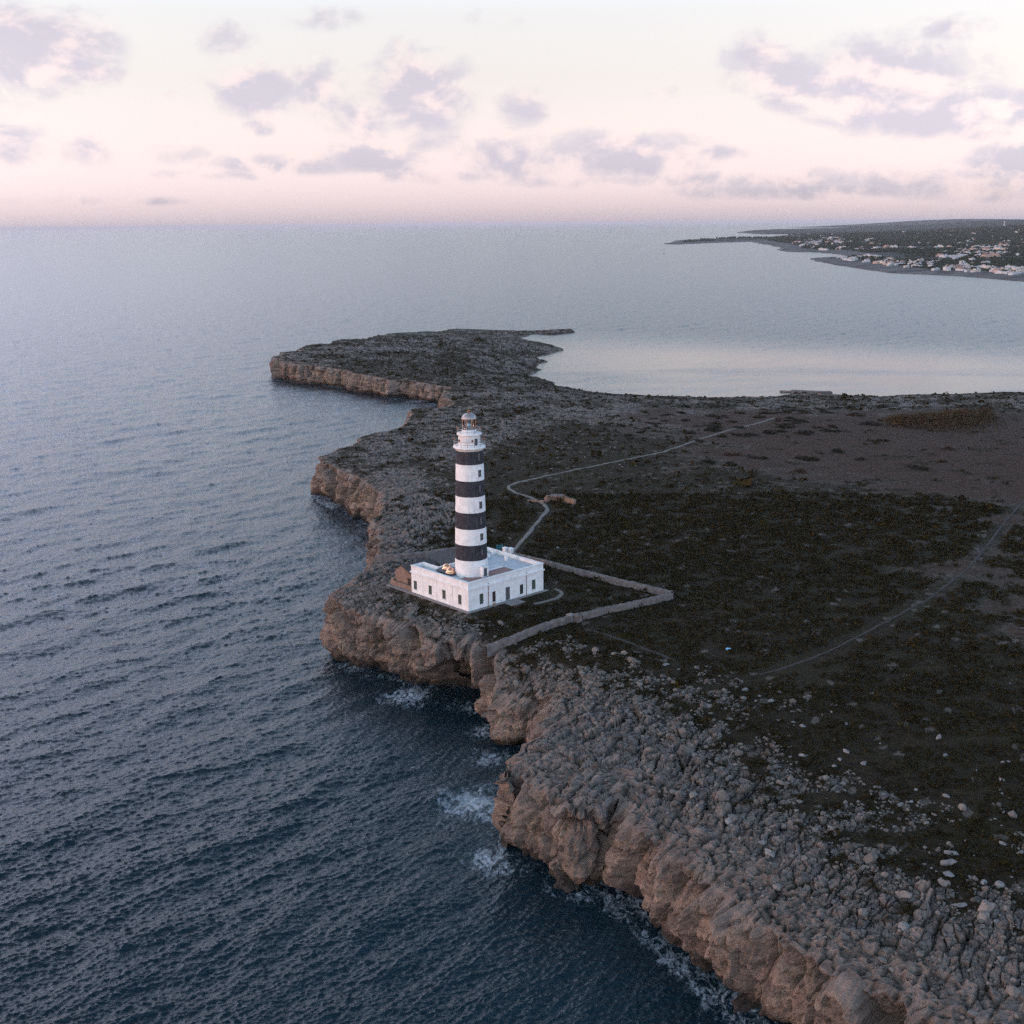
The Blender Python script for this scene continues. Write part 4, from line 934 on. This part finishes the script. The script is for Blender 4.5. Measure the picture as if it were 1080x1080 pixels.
for (q, wpx, lab, kw) in [((474, 742), 27, 'large block-shaped boulder on the near clifftop', dict(warm=True, wide=1.1, tall=1.2)), ((577, 716), 19, 'pinkish boulder at the bottom of a row of four', dict(warm=True, tall=1.2)),
                          ((590, 692), 15, 'grey boulder second from the bottom of a row of four', {}), ((588, 664), 18, 'broad boulder second from the top of a row of four', dict(wide=1.1)),
                          ((596, 638), 16, 'small boulder at the top of a row of four', {}), ((688, 778), 24, 'warm brown outcrop block near the right frame edge', dict(warm=True, tall=1.5)),
                          ((680, 802), 18, 'lower half of the split brown outcrop', dict(warm=True, tall=1.1)), ((714, 815), 11, 'small grey stone touching the brown outcrop', {}),
                          ((728, 720), 16, 'grey flat boulder above the brown outcrop', {}), ((680, 712), 11, 'low boulder beside the grey flat boulder', {}),
                          ((470, 826), 20, 'round grey boulder below the large block', dict(tall=1.3)), ((125, 636), 17, 'pale boulder topped by a smaller one in rubble', {}),
                          ((110, 607), 13, 'grey boulder resting just above the pale one', {}), ((215, 655), 13, 'pinkish boulder right of the pale one', dict(warm=True)), ((22, 556), 17, 'wide grey boulder at the far side of the near rubble', {}),
                          ((728, 613), 9, 'round white stone alone near the right edge', {}), ((776, 636), 9, 'grey stone at the very right edge of the scrub', {}), ((727, 450), 8, 'pale stone standing by the right edge of dark scrub', {}),
                          ((245, 578), 12, 'warm tinted boulder on the near rubble', dict(warm=True)), ((288, 578), 13, 'grey boulder right of the warm tinted one', {}),
                          ((620, 770), 14, 'long flat stone left of the brown outcrop', dict(wide=1.3, tall=.7))]:
    boulder(*Z7(*q), wpx, lab, gS, **kw)
for (q, wpx, lab) in [((935, 346), 9, 'white boulder on the rubble below the footpath'), ((1048, 455), 12, 'white boulder on the upper rubble by the soil'), ((657, 44), 6, 'pale stone lying in scrub behind the yard wall')]: boulder(*Z5(*q), wpx, lab, gS)
# small scattered ones that nothing tells apart
placed = 0
while placed < 60:
    px, py = random.uniform(700, 1075), random.uniform(700, 960)
    x, y, z = survey(px, py); m_ = float(samp(M_SCRUB, np.array([x]), np.array([y]))[0])
    if not (.25 < m_ < .98) or samp(SMOOTHG, np.array([x]), np.array([y]))[0] < .9: continue
    boulder(px, py, random.choice([3.2, 3.8, 4.5, 5.5]), 'small pale stone scattered in the scrub beside the rubble', 'small stones scattered in the near scrub'); placed += 1
placed = 0
while placed < 40:
    px, py = random.gauss(585, 55), random.gauss(474, 12)
    if px < 520: continue
    boulder(px, py, random.choice([2.4, 3, 3.6]), 'small pale stone scattered in the scrub behind the lighthouse', 'small stones scattered behind the lighthouse'); placed += 1
x, y, z = at_px(768, 686.5)
b = MB(); g = [(i, j) for i in range(7) for j in range(6)]
V = [((i - 3) * .18, (j - 2.5) * .15, .12 + .22 * float(vn2(np.array([i * .7 + .2]), np.array([j * .8 + 3.]))[0])) for i, j in g]
b.add(V, [(i * 6 + j, (i + 1) * 6 + j, (i + 1) * 6 + j + 1, i * 6 + j + 1) for i in range(6) for j in range(5)], 0, True)
o = b.build('tarp', M_BLUE, loc=(x, y, z + .25), rz=.4, scale=(.95, .9, .9)); tag(o, 'crumpled light blue tarp caught in the dark scrub', 'tarp')

# ------------------------------------------------------------------ rubble (stuff): small stones covering the bare rock
def scatter(n, xr, yr, accept, dens):
    x = rng.uniform(*xr, n); y = rng.uniform(*yr, n); D = np.hypot(x, y); ok = (samp(SDF, x, y) > 1.2) & (np.abs(np.arctan2(x, y) - R(1)) < R(33)); ok &= rng.random(n) < dens(D)
    x, y = x[ok], y[ok]; k = accept(x, y); return x[k], y[k]
def merged(bases, x, y, z, size, seed, flat=(.6, 1.0)):
    r = np.random.default_rng(seed); Vs, Fs = [], []; off = 0; pick = r.integers(0, len(bases), len(x))
    for b_ in range(len(bases)):
        Vb, Fb = bases[b_]; m_ = pick == b_; n = m_.sum()
        if not n: continue
        a = r.uniform(0, 6.283, n); s = size[m_]; c, si = np.cos(a)[:, None], np.sin(a)[:, None]; fl = r.uniform(*flat, n)[:, None]
        vx = (Vb[:, 0] * c - Vb[:, 1] * si) * s[:, None]; vy = (Vb[:, 0] * si + Vb[:, 1] * c) * s[:, None]; vz = Vb[:, 2] * fl * s[:, None]
        V = np.stack([vx + x[m_][:, None], vy + y[m_][:, None], vz + z[m_][:, None]], -1).reshape(-1, 3)
        F = (Fb[None] + (np.arange(n) * len(Vb))[:, None, None]).reshape(-1, Fb.shape[1]) + off; off += len(V); Vs.append(V); Fs.append(F)
    return np.vstack(Vs), np.vstack(Fs)
def rub_ok(x, y):
    f = scrub_field(x, y); return (f < .70) & (samp(SMOOTHG, x, y) > .8) & (samp(M_SOIL, x, y) < .5) & (rng.random(len(x)) < .30 + .70 * sstep(.05, .4, f)) & (fbm2(x / 5, y / 5, 4, .6) > -.10)
x, y = scatter(230000, (-60, 120), (85, 290), rub_ok, lambda D: np.clip(170 / D, 0, 1) ** 1.5)
size = .145 * np.exp(rng.normal(0, .6, len(x))) * np.clip(np.hypot(x, y) / 150, .9, 2)
V, F = merged([(rock_shape(IV1, 60 + k, .7), IF1) for k in range(8)], x, y, ground_z(x, y) + size * .2, size, 3, (.6, 1.1))
o = link('rubble', np_mesh('rubble', V, F, M_RUBBLE, False)); tag(o, 'grey limestone rubble strewn over the bare clifftop rock', 'rubble', kind='stuff')

# ------------------------------------------------------------------ low scrub (stuff)
def tuft(seed, leaves, up=.75, leaf=.30):
    r = np.random.default_rng(seed); V = []; F = []
    for k in range(leaves):
        a = r.uniform(0, 6.283); e_ = math.asin(r.uniform(0, 1)); rr = r.uniform(.55, 1.05)
        p = np.array([math.cos(a) * math.cos(e_), math.sin(a) * math.cos(e_), math.sin(e_) * up]) * rr
        u = r.normal(size=3); u /= np.linalg.norm(u); n = p / (np.linalg.norm(p) + 1e-6) + r.normal(size=3) * .55; w_ = np.cross(u, n); w_ /= np.linalg.norm(w_) + 1e-6; u = np.cross(n, w_); u /= np.linalg.norm(u) + 1e-6
        s = leaf * r.uniform(.6, 1.3); b_ = len(V); V += [p - u * s, p + w_ * s * .6, p + u * s, p - w_ * s * .6]; F.append((b_, b_ + 1, b_ + 2, b_ + 3))
    return np.array(V), np.array(F)
def scr_ok(x, y):
    f = scrub_field(x, y); at = cover_attr(x, y, sstep(.3, .72, f), np.zeros_like(x), np.zeros_like(x), None)
    return (at[:, 0] > .5) & (samp(SMOOTHG, x, y) > .55) & (fbm2(x / 4.5 + 3, y / 3.2, 4, .6) > -.10)
x, y = scatter(150000, (-70, 150), (110, 330), scr_ok, lambda D: np.clip(170 / D, 0, 1) ** 1.3)
size = .34 * np.exp(rng.normal(0, .38, len(x))) * np.clip(np.hypot(x, y) / 190, .85, 1.7)
V, F = merged([tuft(k, 16) for k in range(10)], x, y, ground_z(x, y) - .06, size, 5, (.7, 1.3))
o = link('low_scrub', np_mesh('low_scrub', V, F, M_SCRUBLEAF, False)); tag(o, 'dark olive brown low scrub covering the plateau', 'scrub', kind='stuff')
x, y = scatter(90000, (-150, 420), (330, 860), scr_ok, lambda D: .35 + 0 * D)
size = .75 * np.exp(rng.normal(0, .4, len(x)))
V, F = merged([tuft(30 + k, 8, .7, .5) for k in range(8)], x, y, ground_z(x, y) - .1, size, 6, (.6, 1.1))
o = link('distant_scrub', np_mesh('distant_scrub', V, F, M_SCRUBLEAF, False)); tag(o, 'dark scrub on the far end of the island', 'scrub', kind='stuff')

# ------------------------------------------------------------------ shrubs on the bare ground at the right
def shrub_mesh(seed, mat, n=420, rx=1.0, h=.5):
    r = np.random.default_rng(seed); V = []; F = []; cl = [(r.uniform(-.55, .55), r.uniform(-.5, .5), r.uniform(.35, .62)) for _ in range(7)]
    for k in range(n):
        cx, cy, cr = cl[r.integers(0, 7)]; a = r.uniform(0, 6.283); e_ = math.asin(r.uniform(0, 1)); rr = cr * r.uniform(.6, 1.05)
        p = np.array([cx + math.cos(a) * math.cos(e_) * rr, cy + math.sin(a) * math.cos(e_) * rr, math.sin(e_) * rr * h * 1.6])
        u = r.normal(size=3); u /= np.linalg.norm(u); w_ = np.cross(u, r.normal(size=3)); w_ /= np.linalg.norm(w_); s = r.uniform(.05, .12)
        b_ = len(V); V += [p - u * s, p + w_ * s * .6, p + u * s, p - w_ * s * .6]; F.append((b_, b_ + 1, b_ + 2, b_ + 3))
    return np_mesh('shrub', np.array(V), np.array(F), mat, False)
SH = [shrub_mesh(70 + k, M_SHRUBLEAF) for k in range(5)]; SHR = [shrub_mesh(90 + k, M_REDLEAF) for k in range(2)]
st_me = MB()
for k in range(5): a = k * 1.26; st_me.tube((0, 0, -.2), (math.cos(a) * .4, math.sin(a) * .35, .35), .03, 5)
STEM = st_me.mesh('stem', M_STEM)
def shrub(px, py, wpx, label, group=None, red=False, h=1.0):
    x, y, z = survey(px, py); D = math.sqrt(x * x + y * y + (CAM_Z - z) ** 2); r = wpx / FOC * D / 2; z = float(ground_z(x, y)[0])
    o = link('shrub', random.choice(SHR if red else SH), loc=(x, y, z - .1), rz=random.uniform(-.5, .5), scale=(r, r * random.uniform(.8, 1.3), min(r, 2.6) * random.uniform(.8, 1.1) * h)); tag(o, label, 'shrub', group)
    link('stem', STEM, o)
ZB = lambda x, y: (740 + x * .3148, 390 + y * .3148)
gB = 'dark shrubs on the bare ground'
for (q, wpx, lab, red) in [((717, 328), 26, 'dark domed shrub alone on the bare brown ground at right', 0), ((533, 301), 12, 'small round dark shrub left of the lone domed one', 0), ((463, 274), 20, 'flat dark shrub highest of the bare ground row', 0),
                           ((348, 299), 30, 'wide flat dark shrub in the middle of the bare ground', 0), ((328, 342), 18, 'low reddish shrub below the wide flat one', 1), ((183, 296), 24, 'flat dark shrub left of the wide flat one', 0),
                           ((100, 286), 20, 'brownish low shrub left of the middle row', 1), ((826, 266), 16, 'small reddish shrub above the lone domed one', 1), ((838, 317), 5, 'tiny dark shrub right of the lone domed one', 0),
                           ((105, 318), 20, 'dark shrub at the left end of the lower row', 0), ((20, 310), 18, 'dark shrub beside the left scrub edge', 0), ((602, 238), 16, 'dark shrub just below the reed thicket', 0),
                           ((600, 126), 18, 'dark shrub left above the reed thicket', 0), ((603, 170), 8, 'small round shrub at the left tip of the thicket', 0), ((560, 183), 24, 'flat dark shrub left of the thicket', 0)]:
    shrub(*ZB(*q), wpx, lab, gB, bool(red))
for k in range(60):
    px, py = random.uniform(745, 915), random.uniform(428, 460)
    if px > 890 and py > 445: continue
    shrub(px, py, random.choice([10, 14, 18, 24]), 'low dark shrub in the dense bank near the jetty', 'bank of shrubs near the jetty', random.random() < .12, .8)
for k in range(30):
    px, py = random.uniform(655, 770), random.uniform(428, 470)
    shrub(px, py, random.choice([8, 11, 15]), 'low dark shrub dotted beside the far end of the path', 'shrubs beside the far path', random.random() < .1, .7)
# reed thicket
def reed_thicket():
    r = np.random.default_rng(5); L = [gpt(938, 452, 8), gpt(985, 452, 8), gpt(1012, 446, 8), gpt(1042, 440, 8)]; V = []; F = []
    pl_ = np.array(L); cum = np.concatenate([[0], np.cumsum(np.hypot(*np.diff(pl_, axis=0).T))])
    for k in range(9000):
        t = r.uniform(0, 1); s = t * cum[-1]; c = np.array([np.interp(s, cum, pl_[:, 0]), np.interp(s, cum, pl_[:, 1])]); wd = 13 * math.sin(math.pi * min(.97, max(.06, t))) ** .6
        a = r.normal(); b_ = r.normal(); p = c + np.array([a * wd * .3, b_ * wd * .8]); hh = 4.2 * math.exp(-(a * a + b_ * b_) * .22) * (.75 + .5 * float(vn2(np.array([p[0] / 5]), np.array([p[1] / 5]))[0]))
        z = 7.2 + hh * r.uniform(.35, 1.0); u = r.normal(size=3); u /= np.linalg.norm(u); w_ = np.cross(u, r.normal(size=3)); w_ /= np.linalg.norm(w_); sz = r.uniform(.25, .6); q = np.array([*p, z])
        i = len(V); V += [q - u * sz, q + w_ * sz * .5, q + u * sz, q - w_ * sz * .5]; F.append((i, i + 1, i + 2, i + 3))
    V = np.array(V); c = V.mean(0); gz = base_h(V[:, 0], V[:, 1]); V[:, 2] += gz - 7.2
    o = link('reed_thicket', np_mesh('reed_thicket', V - c, F, M_REED, False), loc=c); tag(o, 'long orange brown reed thicket on the bare ground at right', 'thicket')
reed_thicket()

# ------------------------------------------------------------------ mainland coast with the town
FAR_PX = [(1300, 316), (1080, 297), (1040, 293.5), (1013, 291.5), (985, 290), (939, 288), (925, 286), (910, 284), (893, 281), (878, 279), (864, 276), (853, 273.3), (868, 271.7), (898, 272.6), (893, 270.5), (887, 268.8), (862, 266.2), (840, 266), (826, 265.5),
          (822, 261), (806, 257.5), (791, 255), (745, 256.5), (713, 258), (701, 257.6), (713, 254), (745, 253.2), (791, 252), (815, 249.5), (843, 247), (800, 247.2), (776, 245.4), (790, 243.2), (830, 241.5), (900, 238.5)]
FP = [gpt(*q, 0) for q in FAR_PX]; FP += [np.array([4200, 13500]), np.array([14000, 15000]), np.array([9000, 1800]), np.array([3000, 700])]
FP = np.array(FP)
FLINE = []
_r = np.random.default_rng(8)
for a, b_ in zip(FP[:34], FP[1:35]):
    n_ = max(1, int(np.hypot(*(b_ - a)) / 45)); nn = np.array([-(b_ - a)[1], (b_ - a)[0]]); nn = nn / np.hypot(*nn)
    for k in range(n_): FLINE.append(a + (b_ - a) * k / n_ + (nn * _r.normal() * min(9, np.hypot(*(b_ - a)) * .03) if k else 0))
FLINE.append(FP[34]); FPOLY = np.vstack([FLINE, FP[35:]])
def far_h(x, y, d):
    D = np.hypot(x, y)
    h = 1.2 + np.minimum(np.maximum(d, 0), 60) * .055 + 8 * (1 - np.exp(-np.maximum(d, 0) / 300))
    inland = sstep(200, 2600, d); hill = sstep(2800, 7500, D)
    e_ = sstep(.24, .40, np.arctan2(x, y))
    h = h + inland * hill * (40 + 34 * e_) + inland * 30 * fbm2(x / 900, y / 900, 4) + 5 * fbm2(x / 160, y / 160, 3) * sstep(0, 120, d)
    return np.where(d < 0, -3 + d * .02, h)
def far_mat():
    m, t, b = new_mat('mainland_ground'); p = pos(t)
    at = t.n('ShaderNodeAttribute', attribute_name='cover'); sp = t.n('ShaderNodeSeparateColor'); t.nt.links.new(at.outputs['Color'], sp.inputs[0])
    n1 = t.noise(p, .02, 6, .6); n2 = t.noise(p, .004, 4, .55)
    g = t.mix(t.mr(n1, .35, .65), (.018, .021, .017), (.045, .047, .037)); g = t.mix(t.m('MULTIPLY', t.mr(n2, .52, .66), .55), g, (.085, .075, .062))
    r_ = t.mix(t.mr(n1, .35, .65), (.065, .056, .054), (.135, .122, .115))
    t._in(b.inputs['Base Color'], t.mix(sp.outputs[0], g, r_)); b.inputs['Roughness'].default_value = .95; b.inputs['Specular IOR Level'].default_value = .1
    bump(t, b, n1, .6, 4)
    return m
M_FAR = far_mat()
FGX0, FGY0, FGS = 200.0, 900.0, 22.0
fgx, fgy = np.meshgrid(np.arange(200, 14000, FGS), np.arange(900, 15000, FGS), indexing='ij')
_d = seg_dist(fgx, fgy, np.array(FLINE)); FSDF = np.where(inside(fgx, fgy, FPOLY), _d, -_d)
def fsd(x, y):
    u = np.clip((x - FGX0) / FGS, 0, FSDF.shape[0] - 1.001); v = np.clip((y - FGY0) / FGS, 0, FSDF.shape[1] - 1.001); i = u.astype(int); j = v.astype(int); u = u - i; v = v - j
    return (FSDF[i, j] * (1 - u) + FSDF[i + 1, j] * u) * (1 - v) + (FSDF[i, j + 1] * (1 - u) + FSDF[i + 1, j + 1] * u) * v
def build_far():
    rows = 1 / np.linspace(1 / 1350, 1 / 13500, 420); ang = np.radians(np.linspace(5, 42, 620))
    D, A = np.meshgrid(rows, ang, indexing='ij'); X = D * np.sin(A); Y = D * np.cos(A)
    d = fsd(X, Y); Z = far_h(X, Y, d); ok = d > -26
    idx = -np.ones(X.shape, int); idx[ok] = np.arange(ok.sum()); q = np.stack([idx[:-1, :-1], idx[:-1, 1:], idx[1:, 1:], idx[1:, :-1]], -1).reshape(-1, 4); q = q[(q >= 0).all(1)][:, ::-1]
    shore = (1 - sstep(45, 110, d + 60 * fbm2(X / 90, Y / 90, 3))) ; at = np.stack([shore, shore * 0, shore * 0, shore * 0 + 1], -1)
    o = link('mainland', np_mesh('mainland', np.stack([X, Y, Z], -1)[ok], q, M_FAR, True, {'cover': at[ok]})); o['kind'] = 'structure'
build_far()
def far_pt(px, py):
    z = 10.0
    for _ in range(12):
        p = gpt(px, py, min(z, CAM_Z - 4)); x, y = np.array([p[0]]), np.array([p[1]]); z = .5 * z + .5 * float(far_h(x, y, fsd(x, y))[0])
    return float(p[0]), float(p[1]), float(far_h(x, y, fsd(x, y))[0]), float(fsd(x, y)[0])
# woodland of the mainland (stuff)
n = 90000; aa = np.radians(rng.uniform(8, 31, n)); dd = 1 / rng.uniform(1 / 8500, 1 / 1700, n); x = dd * np.sin(aa); y = dd * np.cos(aa); f = fsd(x, y)
k = (f > 70) & (rng.random(n) < .62) & (fbm2(x / 220, y / 220, 4) > -.07 - .25 * sstep(300, 900, f)); x, y, f, dd = x[k], y[k], f[k], dd[k]
M_FARTREE = leaf_mat('mainland_woodland', (.016, .021, .014), (.038, .044, .028))
size = rng.uniform(2.2, 4.6, len(x)) * np.clip(dd / 2600, .8, 1.9)
V, F = merged([(rock_shape(IV1, 300 + k, .8) , IF1) for k in range(5)], x, y, far_h(x, y, f) + size * .35, size, 9, (.8, 1.2))
o = link('mainland_woodland', np_mesh('mainland_woodland', V, F, M_FARTREE, False)); tag(o, 'dark green trees covering the hazy mainland hills', 'woodland', kind='stuff')
# houses
HW = [plain('white_house_wall', (.50, .50, .50), .8, .05, .3), plain('cream_house_wall', (.58, .50, .43), .8, .05, .3), plain('ochre_house_wall', (.47, .33, .26), .8, .05, .3)]
HR = [plain('white_roof', (.42, .42, .43), .8, .05, .3), plain('tile_roof', (.36, .19, .135), .85, .1, .3), plain('grey_roof', (.36, .35, .36), .8, .1, .3)]
M_PANE = plain('window_pane', (.05, .06, .07), .2, .05, 1)
def house_kind(k):
    """walls, roof, window row and terrace of one type of house (about 10 m)"""
    r = random.Random(k); w_ = MB(); ro = MB(); wi = MB(); L = r.uniform(10, 16); Wd = r.uniform(8, 11); H = r.choice([3.4, 3.6, 5.8]); hip = k % 4 == 1
    w_.box(-L / 2, L / 2, -Wd / 2, Wd / 2, -3, H); l2 = L * .45
    w_.box(-L / 2 - l2, -L / 2 - .003, -Wd / 2 + 1, Wd / 2 - .8, -3, 3.3)
    if hip:
        o_ = .5; z = H + 2.0; a = [(-L / 2 - o_, -Wd / 2 - o_, H + .003), (L / 2 + o_, -Wd / 2 - o_, H + .003), (L / 2 + o_, Wd / 2 + o_, H + .003), (-L / 2 - o_, Wd / 2 + o_, H + .003), (-L / 2 + 3, 0, z), (L / 2 - 3, 0, z)]
        ro.add(a, [(0, 1, 5, 4), (2, 3, 4, 5), (1, 2, 5), (3, 0, 4), (3, 2, 1, 0)])
    else:
        for (x0, x1, y0, y1) in ((-L / 2, L / 2, -Wd / 2, -Wd / 2 + .3), (-L / 2, L / 2, Wd / 2 - .3, Wd / 2), (-L / 2, -L / 2 + .3, -Wd / 2 + .3, Wd / 2 - .3), (L / 2 - .3, L / 2, -Wd / 2 + .3, Wd / 2 - .3)): ro.box(x0, x1, y0, y1, H + .003, H + .6)
        ro.box(-L / 2 + .302, L / 2 - .302, -Wd / 2 + .302, Wd / 2 - .302, H + .003, H + .12); ro.box(L * .1, L * .35, -1.5, 1.5, H + .122, H + 2.2)
    ro.box(-L / 2 - l2 - .3, -L / 2 - .004, -Wd / 2 + .7, Wd / 2 - .5, 3.303, 3.5)
    wi.box(-.7, .7, -.05, .05, 0, 1.5); at = [(t * L, -Wd / 2, fl) for fl in ([1.0] if H < 5 else [1.0, 3.9]) for t in (-.32, 0, .32)]
    return w_.mesh('house', HW[0 if k % 6 < 4 else k % 6 - 3]), ro.mesh('roof', HR[1 if hip else (0 if k % 2 == 0 else 2)]), wi.mesh('window', M_PANE), hip, k, at
KINDS = [house_kind(k) for k in range(12)]
spots = []
def try_house(px, py, sc_=1.0, kind=None, label=None, group=None, sep=1.0):
    x, y, z, f = far_pt(px, py); D = math.hypot(x, y)
    if f < 48 or D > 8200: return False
    if any((x - a) ** 2 + (y - b_) ** 2 < ((s + sc_) * 9.0 * sep) ** 2 for a, b_, s in spots): return False
    spots.append((x, y, sc_)); k = KINDS[random.randrange(12) if kind is None else kind]
    nm = 'house'; D_ = 'far'
    what = 'white-walled' if k[4] % 6 < 4 else ('cream' if k[4] % 6 == 4 else 'ochre')
    rf = 'orange tiled roof' if k[3] else 'flat roof'
    rz = random.choice([0, 1.57]) + random.gauss(.35, .25)
    o = link('house', k[0], loc=(x, y, z), rz=rz, scale=(sc_ * random.uniform(.9, 1.25), sc_ * random.uniform(.9, 1.1), sc_ ** .5 * random.uniform(.9, 1.1)))
    tag(o, label or f'{what} house with {rf} {group[1]}', 'house', group[0])
    if D < 5200: link('roof', k[1], o)
    if D < 2500:
        for q in k[5]: link('window', k[2], o, loc=q)
    return True
G1 = ('houses along the rocky shore', 'in the rows along the rocky shore'); G2 = ('houses in the town centre cluster', 'in the bright cluster above the shore')
G3 = ('houses by the far cove', 'packed behind the far cove'); G4 = ('houses scattered on the wooded hill', 'scattered on the wooded hill')
def fill(n, gen, g, sc_=(.8, 1.2), sep=1.0):
    c = 0; t = 0
    while c < n and t < n * 30:
        t += 1; px, py = gen()
        if try_house(px, py, random.uniform(*sc_), None, None, g, sep): c += 1
def band1():
    px = random.uniform(872, 1085); return px, 272 + (px - 872) * .088 + random.uniform(-5, 2.5)
def band1b():
    px = random.uniform(985, 1085); return px, random.uniform(268, 289)
def band2():
    px = random.gauss(1040, 20); return px, 264 - (px - 1040) * .05 + random.gauss(0, 4)
def band3():
    px = random.uniform(838, 888); return px, 254 + random.gauss(0, 2.8)
def band4():
    px = random.uniform(845, 1085); lo = 232 + max(0, (960 - px)) * .06; return px, random.uniform(lo, 264)
fill(80, band1, G1, (.55, .9), .75); fill(22, band1b, G1, (.55, .9), .75); fill(40, band2, G2, (.8, 1.4), .7); fill(54, band3, G3, (.9, 1.7), .7); fill(105, band4, G4, (.6, 1.3))
for (px, py, s, lab) in [(1014, 258, 1.7, 'broad white block at the left of the town cluster'), (1048, 262, 2.0, 'largest white block in the middle of the town cluster'), (1028, 236.8, 3.0, 'long white block high on the wooded hill'),
                         (860, 257, 2.4, 'large white block behind the far cove'), (918, 271, 1.6, 'long white house at the left end of the shore rows')]:
    try_house(px, py, s, 0, lab, G2, .3)
x, y, z, f = far_pt(1059, 239)
tw = MB(); tw.lathe([(5, -5), (4.4, 24), (4.9, 24.2), (4.9, 26), (3.4, 26.2), (3.2, 30), (.3, 33)], 20); o = tw.build('water_tower', HW[0], loc=(x, y, z)); tag(o, 'slim white tower rising above the wooded hill', 'tower')
bq = gpt(700, 268, 0); bc = empty('beacon', (bq[0], bq[1], 0)); tag(bc, 'thin grey beacon pole in the water off the headland tip', 'beacon')
b = MB(); b.lathe([(2.2, -2), (2.2, 1.2), (1.2, 1.6), (.5, 2)], 16); b.build('base', M_CONC, bc); b = MB(); b.tube((0, 0, 1.8), (0, 0, 13), .45, 8); b.lathe([(.2, 12.6), (1.1, 13), (1.1, 14.6), (.1, 15.4)], 10); b.build('pole', M_GREYM, bc)
# far headland at the horizon
hx = []
def build_headland():
    X = np.linspace(3600, 8200, 90); Yc = 17500; D2 = np.linspace(-700, 900, 14); xx, dd2 = np.meshgrid(X, D2, indexing='ij')
    h = (95 * np.exp(-((xx - 6100) / 1500) ** 2) + 60 * sstep(5200, 7500, xx) + 18 * fbm2(xx / 700, dd2 / 700, 3)) * (1 - np.abs(dd2 / 900)) ** .5 * sstep(3600, 4600, xx) * .85 - 4
    V = np.stack([xx, Yc + dd2, h], -1).reshape(-1, 3); i = np.arange(90 * 14).reshape(90, 14); F = np.stack([i[:-1, :-1], i[1:, :-1], i[1:, 1:], i[:-1, 1:]], -1).reshape(-1, 4)
    o = link('hills', np_mesh('hills', V, F, M_FAR, True, {'cover': np.zeros((len(V), 4))})); o['kind'] = 'structure'
build_headland()

# ------------------------------------------------------------------ sea haze: one even box of air
hz = MB(); hz.box(-160000, 160000, -2000, 160000, -8, 150)
hm = bpy.data.materials.new('haze'); hm.use_nodes = True; hm.node_tree.nodes.clear(); T_ = NT(hm.node_tree); ho = T_.n('ShaderNodeOutputMaterial'); hv = T_.n('ShaderNodeVolumePrincipled')
hv.inputs['Color'].default_value = (.86, .80, .82, 1); hv.inputs['Density'].default_value = 2.0e-5; hv.inputs['Anisotropy'].default_value = .1
hm.node_tree.links.new(hv.outputs[0], ho.inputs['Volume'])
o = hz.build('haze', hm); tag(o, 'thin pale evening haze over the sea and coast', 'haze', kind='stuff')
print('verts', sum(len(m.vertices) for m in bpy.data.meshes))
